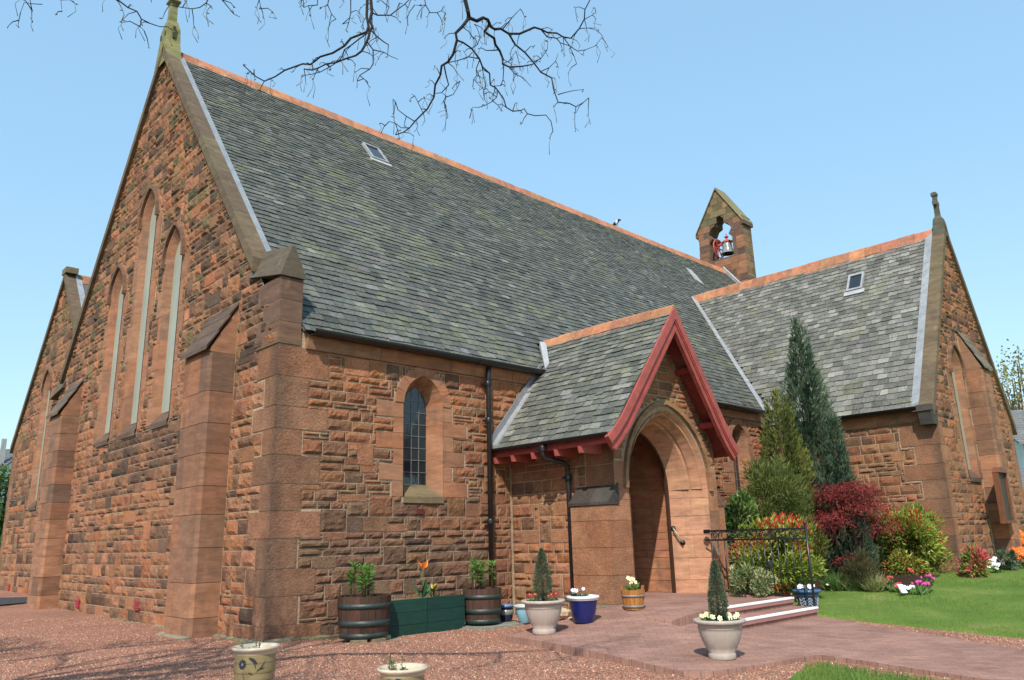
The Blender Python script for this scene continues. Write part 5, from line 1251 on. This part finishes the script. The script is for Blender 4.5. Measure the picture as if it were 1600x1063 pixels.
def shrub(name, label, cat, c, rw, rh, n, size, cols, seed, clumps=40, tips=None, group=None, wid=.45, droop=0, base=None, csz=.22, lift=.35, stems=6):
    rng = random.Random(seed); zb_ = gz(c.x, c.y)+.03; t = thing(name, label, cat, (c.x, c.y, zb_), group); m = MB(); cl = []
    for k in range(clumps):
        d = rdir(rng); q = rng.uniform(.55, 1.0); cl.append((c+Vector((d.x*rw*q, d.y*rw*q*.85, d.z*rh*q)), d, rng.uniform(.6, 1.25), rng.random()))
    tm_ = MB() if tips else None
    for i in range(n):
        p0, d, s, tone = cl[i % clumps]; o = rdir(rng)*(rng.random()**.5)*csz*s*min(rw, rh)*1.6
        p = p0+o
        if p.z < zb_: p.z = zb_+rng.uniform(0, .05)
        dd = (o.normalized()*.6+d*.5+Vector((0, 0, lift-droop))+rdir(rng)*.6)
        col = mixc(cols[0], cols[1], min(1, max(0, tone+rng.uniform(-.3, .3)))); 
        if len(cols) > 2 and rng.random() < .15: col = cols[2]
        istip = tips and o.dot(d)+o.z*.7 > .25*csz*s*min(rw, rh) and tone > tips[2] and rng.random() < tips[1]
        leaf(tm_ if istip else m, p, dd, size*rng.uniform(.5, 1.5), size*wid*rng.uniform(.7, 1.3), jit(rng, tips[0] if istip else col, .2), rng)
    m.build('foliage', LEAF, t)
    if tm_ and tm_.v: tm_.build('young_shoots', LEAF, t)
    st = MB()
    for k in range(stems):
        e = cl[k % clumps][0]; b = Vector((c.x+rng.uniform(-.08, .08), c.y+rng.uniform(-.08, .08), zb_-.05)); st.tube([b, lerp(b, e, .45)+rdir(rng)*.06, e], [.02, .013, .006], 5, (.07, .045, .03))
    st.build('stem', BARK, t); return t
def conifer(label, base, h, r, cols, seed, n=5200, L=.16, pw=.8, wob=.55):
    rng = random.Random(seed); t = thing('conifer', label, 'tree', base, 'conifers in the corner of the church'); m = MB()
    for i in range(n):
        q = 1-math.sqrt(rng.random()*.995); q = max(0, q); a = rng.uniform(0, 6.2832)
        nz_ = noise.noise(Vector((math.cos(a)*1.6, math.sin(a)*1.6, q*h*1.1+seed*3)))+.6*noise.noise(Vector((math.cos(a)*4, math.sin(a)*4, q*h*2.6+seed)))
        prof = max(.03, r*(1-q)**pw*min(1, .7+q*3)*(1+wob*nz_)); rr = prof*(1-.4*rng.random()**2)
        o = Vector((math.cos(a), math.sin(a), 0)); p = base+o*rr+Vector((0, 0, q*h))
        c = mixc(cols[0], cols[1], min(1, max(0, .5+nz_*.9+rng.uniform(-.25, .25)))); d = o*.65+Vector((0, 0, 1.0))+rdir(rng)*.3
        for k in range(4): leaf(m, p+rdir(rng)*.03, d+rdir(rng)*.4, L*rng.uniform(.5, 1.2), L*.2, jit(rng, c, .22), rng)
    for i in range(160):
        p = base+Vector((rng.gauss(0, .03), rng.gauss(0, .03), h*rng.uniform(.86, 1.0))); leaf(m, p, Vector((0, 0, 1))+rdir(rng)*.5, L, L*.2, jit(rng, cols[1], .2), rng)
    m.build('crown', LEAF, t); s = MB(); s.tube([base-Vector((0, 0, .1)), base+Vector((0, 0, h*.95))], [.07, .01], 8, (.09, .055, .04)); s.build('trunk', BARK, t); return t
def con(u, vtop, y, wpx, label, cols, seed, **k):
    p = onp(u, vtop, 'y', y); b = Vector((p.x, y, gz(p.x, y))); con_k = dep(p)/FPX; return conifer(label, b, p.z-b.z, wpx/2*con_k, cols, seed, **k)
con(1212, 612, -2.0, 84, 'golden green conifer standing in front of the tall blue-green one', ((.055, .08, .018), (.19, .20, .05)), 3, n=6200, L=.12, pw=.38)
con(1243, 500, -2.1, 112, 'tallest blue-green conifer, its tip reaching over the transept roof', ((.035, .07, .04), (.135, .185, .115)), 5, n=7500, L=.15, pw=.72)
con(1298, 648, -2.7, 60, 'short blue-green conifer to the right of the tallest one', ((.03, .065, .038), (.11, .16, .10)), 7, n=3600, L=.13, pw=.5)
c, w, h = ell(1160, 715, 1262, 860, -2.45); shrub('juniper_shrub', 'low bushy green juniper spreading at the foot of the golden conifer', 'shrub', c, w, h, 9000, .10, ((.05, .08, .018), (.165, .19, .05)), 11, 60, wid=.2, lift=.7)
RED = (.50, .05, .03)
c, w, h = ell(1132, 815, 1290, 932, -2.9); shrub('pieris_shrub', 'yellow-green shrub tipped with red shoots behind the black railing', 'shrub', c, w, h, 13000, .08, ((.15, .22, .025), (.42, .44, .09), (.06, .12, .03)), 12, 60, (RED, .6, .5), 'pieris shrubs')
c, w, h = ell(1374, 790, 1478, 920, -3.6); shrub('pieris_shrub', 'yellow-green shrub with scattered red shoots beside the transept corner', 'shrub', c, w, h, 13000, .08, ((.15, .23, .025), (.46, .48, .10), (.08, .14, .03)), 13, 60, (RED, .6, .62), 'pieris shrubs')
c, w, h = ell(1335, 800, 1400, 915, -2.9); shrub('broadleaf_shrub', 'dark green broad leaved shrub between the red maple and the transept corner', 'shrub', c, w, h, 2600, .12, ((.025, .06, .012), (.09, .17, .03)), 14, 30)
c, w, h = ell(1124, 775, 1190, 880, -2.1); shrub('laurel_shrub', 'glossy green laurel beside the right pier of the porch', 'shrub', c, w, h, 3200, .11, ((.04, .09, .02), (.15, .25, .06), (.3, .33, .14)), 15, 36)
c, w, h = ell(1128, 885, 1215, 935, -3.25); shrub('variegated_shrub', 'low cream and green variegated shrub at the foot of the railing', 'shrub', c, w, h, 2000, .06, ((.06, .11, .03), (.42, .43, .22)), 16, 30)
c, w, h = ell(1318, 868, 1372, 922, -3.7); shrub('heather_shrub', 'wispy brown-green heather at the front of the flower bed', 'shrub', c, w, h, 3200, .10, ((.05, .045, .02), (.12, .11, .045)), 17, 30, wid=.1, lift=.9)
# red maple
c, w, h = ell(1256, 745, 1408, 890, -3.0)
rngm = random.Random(77); t = thing('maple_shrub', 'dark red feathery leaved maple in front of the conifers', 'shrub', (c.x, c.y, gz(c.x, c.y))); m = MB(); st = MB(); b0_ = Vector((c.x+.1, c.y, gz(c.x, c.y)))
for k in range(40):
    a = rngm.uniform(0, 6.28); q = rngm.random()**.6; e = c+Vector((math.cos(a)*w*q, math.sin(a)*w*q*.7, h*(.85-1.75*q**1.5*rngm.random())))
    if k % 3 == 0: st.tube([b0_, lerp(b0_, e, .5)+Vector((0, 0, .15)), e], [.022, .012, .004], 5, (.07, .04, .035))
    for i in range(210):
        o = Vector((rngm.gauss(0, .19), rngm.gauss(0, .18), rngm.gauss(0, .055))); col = mixc((.085, .014, .014), (.30, .045, .04), min(1, max(0, rngm.gauss(.4+.3*(k % 2), .25))))
        leaf(m, e+o-Vector((0, 0, o.length*.35)), Vector((o.x, o.y, -.25))+rdir(rngm)*.4, rngm.uniform(.04, .13), rngm.uniform(.01, .024), jit(rngm, col, .2), rngm)
m.build('foliage', LEAF, t); st.build('stem', BARK, t)
# small plants at the bed's edge
def tuft(name, label, cat, u, v, n, L, col, w=.015, spread=.6, group=None, seed=1):
    rng = random.Random(seed+u); p = gp(u, v, gz); p.z += .05; t = thing(name, label, cat, p, group); m = MB()
    for i in range(n): leaf(m, p+Vector((rng.gauss(0, .05), rng.gauss(0, .05), 0)), Vector((rng.gauss(0, spread), rng.gauss(0, spread), 1)), L*rng.uniform(.5, 1.1), w, jit(rng, col, .3), rng)
    m.build('leaves', LEAF, t); return t
for u, v, col, lab in ((1366, 921, (.28, .30, .12), 'pale striped grassy tuft at the front of the flower bed'), (1306, 922, (.10, .18, .045), 'grey green feathery tuft left of the heather'), (1336, 923, (.13, .2, .07), 'fine green tuft between the heather and the grassy tuft')): tuft('ornamental_grass', lab, 'plant', u, v, 260, .42, col)
FL = [(1379, 924, (.55, .03, .06), 'red'), (1335, 926, (.5, .05, .02), 'red'), (1387, 907, (.45, .03, .04), 'red'), (1424, 903, (.55, .03, .08), 'red'), (1436, 900, (.6, .03, .1), 'red'), (1413, 919, (.8, .8, .75), 'white'), (1426, 915, (.8, .8, .75), 'white'), (1404, 922, (.6, .03, .1), 'red'), (1436, 912, (.45, .03, .25), 'magenta'), (1446, 914, (.5, .04, .28), 'magenta'), (1452, 908, (.55, .04, .3), 'magenta'), (1299, 928, (.8, .8, .75), 'white')]
def primula(u, v, col, lab, s=.085, n=9, name='primula', group='primulas along the bed', hh=.12, lc=(.09, .17, .04)):
    rng = random.Random(u*7+v); p = gp(u, v, gz); p.z += .06; t = thing(name, lab, 'flower', p, group); m = MB()
    for i in range(26): leaf(m, p+Vector((rng.gauss(0, s*.5), rng.gauss(0, s*.5), 0)), rdir(rng)+Vector((0, 0, .7)), s, s*.45, jit(rng, lc, .3), rng)
    m.build('leaves', LEAF, t); m = MB()
    for i in range(n): q = p+Vector((rng.gauss(0, s*.55), rng.gauss(0, s*.55), hh*rng.uniform(.6, 1.2))); pansy_face(m, q, Vector((-.7, -.7, .5))+rdir(rng)*.5, s*.3, jit(rng, col, .15), mixc(col, (.7, .5, .1), .5), rng)
    m.build('petals', PETAL, t)
where = {'red': 'red primula clump along the front of the flower bed', 'white': 'white primula clump in the flower bed', 'magenta': 'magenta primula clump at the right end of the bed'}
for u, v, col, k in FL: primula(u, v, col, where[k])
for i in range(16): u = 1300+i*9.5; tuft('low_plant', 'low green leafy plant along the edge of the flower bed', 'plant', u, 926-.25*max(0, u-1380)*.4+rg.uniform(-3, 0), 40, .16, (.11, .2, .05), .04, .9, 'low leafy plants along the bed', i)
c, w, h = ell(1500, 862, 1548, 908, -4.85); shrub('azalea_shrub', 'small shrub with coral pink shoots at the foot of the transept corner', 'shrub', c, w, h*1.0, 2200, .09, ((.14, .19, .03), (.42, .38, .12)), 21, 26, ((.62, .12, .13), .9, .25))
for u, v, col, lab, s in ((1549, 890, (.8, .8, .78), 'upper white flower clump beside the pink shrub', .15), (1562, 893, (.82, .82, .8), 'white flower clump between the pink shrub and the yellow flowers', .15), (1557, 900, (.8, .8, .75), 'lowest white flower clump at the lawn edge', .1), (1573, 889, (.75, .45, .03), 'yellow flower clump under the notice board', .14), (1584, 891, (.6, .1, .02), 'orange-red flower clump right of the yellow flowers', .14)): primula(u, v, col, lab, s, 20, 'border_flower', 'flowers along the transept gable', .16)
c, w, h = ell(1562, 858, 1590, 890, -5.0); shrub('catmint_plant', 'grey green leafy plant behind the yellow flowers', 'plant', c, w, h, 900, .07, ((.07, .11, .06), (.16, .2, .12)), 23, 16)
for i, (u, v) in enumerate(((1597, 882), (1592, 868), (1604, 872))):
    primula(u, v+10, (.7, .12, .015), ('bright orange-red wallflower at the right edge of the picture', 'tall orange wallflower behind the red ones', 'orange wallflower farthest right')[i], .2, 34, 'wallflower', 'wallflowers at the right edge', (.35, .75, .5)[i])

# ------------------------------------------------------------------ overhanging bare tree
BR = []
def B(r0, r1, s): 
    pts = [tuple(float(q) for q in p.split(',')) for p in s.split()]; BR.append((r0, r1, pts))
B(5.0, 4.2, '700,-120 716,-50 722,-20 728,5 731,17 733,28')
B(3.3, 1.0, '733,28 722,42 712,52 714,63 708,85 700,97 690,103 688,118 680,133 678,152 668,170 648,190 640,200 630,207 618,211')
B(1.1, .6, '648,190 635,182 622,172 618,160 614,155'); B(1.0, .5, '640,200 627,200 618,193 608,190 602,197'); B(1.6, .8, '694,103 697,118 701,133 690,145 697,150 693,158 697,166'); B(1.1, .5, '697,152 708,148 716,135 719,127'); B(1.0, .5, '668,172 658,170 653,160 648,150 643,147')
B(2.0, .8, '714,63 724,67 737,76 749,92 754,105 765,115 766,133 774,137 778,142 787,155 791,168 801,174 814,173 819,170 824,178 836,181 853,180 861,190 864,205')
B(1.0, .5, '778,142 776,152 770,158 758,165 748,168 738,168 734,185'); B(1.2, .8, '749,92 732,89 715,95 700,98'); B(1.1, .5, '749,95 744,108 745,118 740,124 750,135 756,140'); B(1, .5, '737,76 746,70 750,58 746,45 741,38')
B(4.0, 3.0, '733,28 745,33 755,28 762,31 767,42'); B(3.0, 1.1, '767,42 773,46 782,45 795,53 812,53 835,43 845,46 855,51 870,52 880,58 892,60 905,45 913,30 914,15 924,-4')
B(1.2, .5, '880,58 890,72 902,80 915,78 930,72 940,59'); B(1.6, .6, '845,46 855,58 870,60 875,67 890,72 897,88 901,100'); B(1, .5, '914,30 925,24 931,20'); B(1, .4, '905,45 920,44 932,48')
B(2.2, .8, '795,53 805,70 820,82 833,97 845,113 862,122 865,140 872,160 890,162 900,167 912,160 920,153'); B(1.1, .5, '872,148 882,145 895,142 912,140'); B(1.1, .5, '833,97 845,92 855,78 856,65'); B(1.1, .5, '845,112 858,106 868,96 872,84')
B(3.4, 1.4, '765,38 757,50 772,60 774,70 781,80 786,93 785,100 796,105 815,104 832,101'); B(1.4, .9, '781,78 770,79 759,79'); B(1.4, .7, '783,85 787,105 786,125 782,134 770,135'); B(1.2, .5, '796,105 803,115 818,122 830,136'); B(1.3, .5, '786,45 800,28 813,14'); B(1, .5, '785,100 795,96 806,80')
B(3.2, 1.0, '566,-90 572,-20 574,0 573,25 576,42 573,50 566,53 548,60 538,72 520,83 500,89 493,95 485,101 473,100 445,110 430,120 413,127 400,120 392,113 380,102'); B(.9, .5, '413,127 406,140'); B(.7, .4, '396,118 397,108')
B(3.6, 1.1, '566,-90 577,-20 580,5 581,20 578,33 582,42 578,48 576,58 572,68 565,80 556,87 540,92 525,98 510,100 498,106 488,110 475,108'); B(1.5, .6, '574,52 560,62 550,70 538,78 535,88 530,95 515,105 500,113 488,116 476,118')
B(1.5, .6, '574,66 583,78 583,100 578,108 562,118 558,127'); B(1.2, .5, '583,78 600,82 610,88 622,93'); B(1.5, .9, '580,48 590,58 600,66 607,70'); B(1.6, .8, '581,20 590,24 610,24 620,16 632,7 645,-6'); B(.8, .4, '602,24 608,12 606,-4')
B(1.4, .6, '555,-60 548,-5 548,20 545,35 535,38'); B(1.3, .6, '540,-60 515,-8 512,8 518,22 525,30'); B(.8, .4, '512,8 502,12'); B(1.1, .5, '520,-50 496,-5 496,8 482,9 475,12 470,6'); B(1.3, .6, '690,-60 663,-5 665,8 672,20 683,20 690,17 697,22'); B(.8, .4, '665,8 655,9 648,8')
B(1.6, .7, '120,-70 172,-9 188,3 200,12 214,18 221,30 235,37 250,42 262,42'); B(.9, .5, '221,30 219,42 225,48'); B(1.2, .6, '370,-60 330,-10 322,5 312,12 300,14 285,12 265,8'); B(1, .5, '322,5 330,10 332,15'); B(1.1, .5, '335,-40 347,0 357,12 365,22 375,27'); B(.9, .4, '38,-60 46,-6 48,6 51,18'); B(.7, .3, '66,7 48,6 38,4 32,20 29,32'); B(.9, .4, '420,-60 405,0 407,10 405,14'); B(1.2, .5, '260,-50 235,-4 237,4'); B(.5, .3, '93,-20 95,0 97,18')
rb = random.Random(12); tr_ = thing('bare_tree', 'bare spring tree whose dark twigs hang across the top of the picture', 'tree', (-9.2, -3.6, -.12))
D0 = 5.3
def P3(u, v, k=0): return atd(u, v, D0+.0016*(u-560)+.35*noise.noise(Vector((u*.006, v*.008, k))))
m = MB(); k0 = D0/FPX; bc_b = (.022, .017, .014)
for (r0, r1, pts) in BR:
    P = []; n = len(pts)
    for i, (u, v) in enumerate(pts):
        P.append(P3(u, v))
    rad = [lerp(r0, r1, i/(n-1))*.5*k0*1.6 for i in range(n)]; m.tube(P, rad, 6, bc_b)
    for i in range(1, n):
        if rb.random() < .75 and pts[i][1] > -30:
            p = P[i]; L = rb.uniform(.05, .13); d = Vector((rb.gauss(0, .5), rb.gauss(0, .5), rb.uniform(-1.0, .6))); q = [p, p+d.normalized()*L*.5, p+d.normalized()*L*.8+Vector((0, 0, -L*.25))]; m.tube(q, [.0032, .0026, .0016], 4, bc_b)
            for z in range(2): leaf(m, q[-1], rdir(rb)+Vector((0, 0, .3)), rb.uniform(.014, .026), .009, jit(rb, (.16, .14, .055), .3), rb)
            for z in range(rb.choice((0, 1, 2))):
                e = q[-1]; dr = rb.uniform(.05, .14); m.tube([e, e+Vector((rb.gauss(0, .015), rb.gauss(0, .015), -dr*.5)), e+Vector((rb.gauss(0, .02), rb.gauss(0, .02), -dr))], [.0012, .0014, .0022], 4, (.13, .10, .06))
m.build('branches', BARK, tr_)
# limbs, trunk and the rest of the crown (outside the frame)
m = MB(); T = Vector((-9.2, -3.6, -.3)); top = Vector((-8.9, -3.9, 4.6)); m.tube([T, T+Vector((0, 0, .5)), Vector((-9.1, -3.7, 2.4)), top], [.42, .30, .25, .22], 14, (.06, .05, .04)); m.build('trunk', BARK, tr_)
m = MB(); hub = top
lim = [[hub, Vector((-7.4, -5.2, 6.6)), atd(60, -330, 5.1), atd(420, -230, 5.2), atd(700, -120, P3(700, -120).length and D0+.22)], [atd(420, -230, 5.2), atd(500, -150, 5.25), P3(566, -90)]]
for l, r in zip(lim, ((.15, .11, .07, .045, .018), (.03, .02, .012))): m.tube(l, list(r), 8, bc_b)
for (u, v) in ((555, -60), (540, -60), (520, -50), (690, -60), (120, -70), (370, -60), (335, -40), (38, -60), (420, -60), (260, -50), (93, -20)): m.tube([atd(min(u-40, 500), -230 if u > 100 else -310, 5.2), lerp(atd(min(u-40, 500), -230 if u > 100 else -310, 5.2), P3(u, v), .6), P3(u, v)], [.014, .008, .004], 5, bc_b)
def vis(p):
    d = p-CAM; z = d.dot(FW)
    if z < .2: return False
    u = 800+FPX*d.dot(RT)/z; v = 531.5-FPX*d.dot(UP)/z; return -30 < u < 1630 and -40 < v < 1100
def grow(p, d, L, r, lev):
    q = p+d*L
    if vis(q) or q.z < 2.2: return
    mid = lerp(p, q, .5)+rdir(rb)*L*.07; m.tube([p, mid, q], [r, r*.85, r*.7], 6 if lev > 2 else 4, bc_b)
    if lev == 0: return
    for k in range(3 if lev > 1 else 4): grow(lerp(p, q, rb.uniform(.5, 1)) if k else q, (d+rdir(rb)*.75+Vector((0, 0, .05))).normalized(), L*rb.uniform(.6, .85), r*.62, lev-1)
for a in (0, .9, 1.8, 2.6, 3.5, 4.4, 5.3): grow(hub-Vector((0, 0, rb.uniform(0, 1.2))), Vector((math.cos(a), math.sin(a), .55)).normalized(), 1.9, .11, 5)
m.build('limbs', BARK, tr_)

# ------------------------------------------------------------------ far things
def house(label, c, ang, L, Wd, eave, ridge, wallc, roofc, seed, wins_=()):
    t = thing('house', label, 'house', (c.x, c.y, -.1)); ca, sa_ = math.cos(ang), math.sin(ang)
    f = lambda a, b, z: Vector((c.x+a*ca-b*sa_, c.y+a*sa_+b*ca, z)); m = MB(); l, w = L/2, Wd/2
    m.add([f(-l, -w, -.5), f(l, -w, -.5), f(l, w, -.5), f(-l, w, -.5), f(-l, -w, eave), f(l, -w, eave), f(l, w, eave), f(-l, w, eave), f(-l, 0, ridge), f(l, 0, ridge)], [(0, 1, 5, 4), (2, 3, 7, 6), (1, 2, 6, 9, 5), (3, 0, 4, 8, 7)], wallc); m.build('wall', PAINT, t)
    m = MB(); e = .35; n = 14; kr = (ridge-eave)/w
    for s in (-1, 1):
        for i in range(n):
            q0, q1 = i/n, (i+1)/n; b0_, b1_ = s*lerp(w+e, 0, q0), s*lerp(w+e, 0, q1); z0, z1 = lerp(eave-kr*e, ridge, q0), lerp(eave-kr*e, ridge, q1)
            m.hexa([f(-l-e, b0_, z0), f(l+e, b0_, z0), f(l+e, b1_, z1), f(-l-e, b1_, z1), f(-l-e, b0_, z0+.14), f(l+e, b0_, z0+.14), f(l+e, b1_, z1+.1), f(-l-e, b1_, z1+.1)], jit(random.Random(i+seed), roofc, .08))
    ro_ = m.build('roof', SLATE, t)
    return t, f, ro_
hl = atd(-135, 840, 46); t, f, ro_ = house('distant white house with a grey tiled roof behind the hedge at the left edge', Vector((hl.x, hl.y, 0)), YAW-math.pi/2+.1, 11, 8, 5.1, 7.3, (.7, .7, .68), (.12, .12, .13), 1)
m = MB(); ch = atd(5, 700, 45.8); m.box(ch.x-.12, ch.x+.12, ch.y-.12, ch.y+.12, 6.2, 7.75, (.3, .3, .3)); m.build('flue', LEAD, ro_)
hr = atd(1700, 800, 42); t, f, ro_ = house('white rendered house with a grey roof beyond the transept at the right edge', Vector((hr.x, hr.y, 0)), YAW-math.pi/2-.1, 9, 7, 5.4, 7.4, (.62, .62, .6), (.14, .14, .14), 2)
hr2 = atd(1660, 800, 36); house('low white garage in front of the house at the right edge', Vector((hr2.x, hr2.y, 0)), YAW-math.pi/2-.1, 6, 5, 2.3, 3.75, (.5, .5, .5), (.13, .13, .14), 3)
def leafy(label, name, c, h, r, rz_, n, size, cols, seed, trunk=True, group=None, bare=False):
    rng = random.Random(seed); t = thing(name, label, 'tree' if trunk else 'hedge', c, group); m = MB(); st = MB(); cl = []
    for k in range(46):
        d = rdir(rng); q = rng.uniform(.45, 1); e = c+Vector((d.x*r*q, d.y*r*q, h-rz_+d.z*rz_*q)); e.z = max(e.z, .1); cl.append((e, rng.random()))
        if trunk: b = c+Vector((0, 0, h*rng.uniform(.25, .55))); st.tube([b, lerp(b, e, .5)+rdir(rng)*.3, e], [.14, .07, .03], 5, (.09, .07, .055))
    for i in range(n):
        e, tone = cl[i % len(cl)]; p = e+rdir(rng)*rng.random()**.5*r*.32; p.z = max(p.z, .05); leaf(m, p, rdir(rng)+Vector((0, 0, .3)), size*rng.uniform(.6, 1.3), size*.55, jit(rng, mixc(cols[0], cols[1], tone), .2), rng)
    m.build('crown', LEAF, t)
    if trunk: st.tube([c-Vector((0, 0, .4)), c+Vector((.1, 0, h*.4)), c+Vector((0, .1, h*.75))], [.3, .22, .1], 8, (.09, .07, .055)); st.build('trunk', BARK, t)
c = atd(1600, 700, 52); leafy('sparse spring tree with yellow-green leaves behind the transept at the right', 'spring_tree', Vector((c.x, c.y, 0)), 12.6, 4.6, 4.2, 2600, .26, ((.16, .17, .05), (.3, .28, .1)), 1)
c = atd(-18, 820, 33); leafy('green ivy covered tree at the left edge of the picture', 'ivy_tree', Vector((c.x, c.y, 0)), 5.4, 1.35, 2.5, 5000, .2, ((.035, .075, .015), (.10, .17, .04)), 2)
c = atd(-26, 860, 30); leafy('dense clipped green hedge below the ivy tree at the left edge', 'hedge', Vector((c.x, c.y, 0)), 2.6, 1.5, 1.4, 5000, .14, ((.03, .08, .015), (.07, .15, .03)), 3, False)
print('verts', sum(len(o.data.vertices) for o in sc.objects if o.type == 'MESH'))
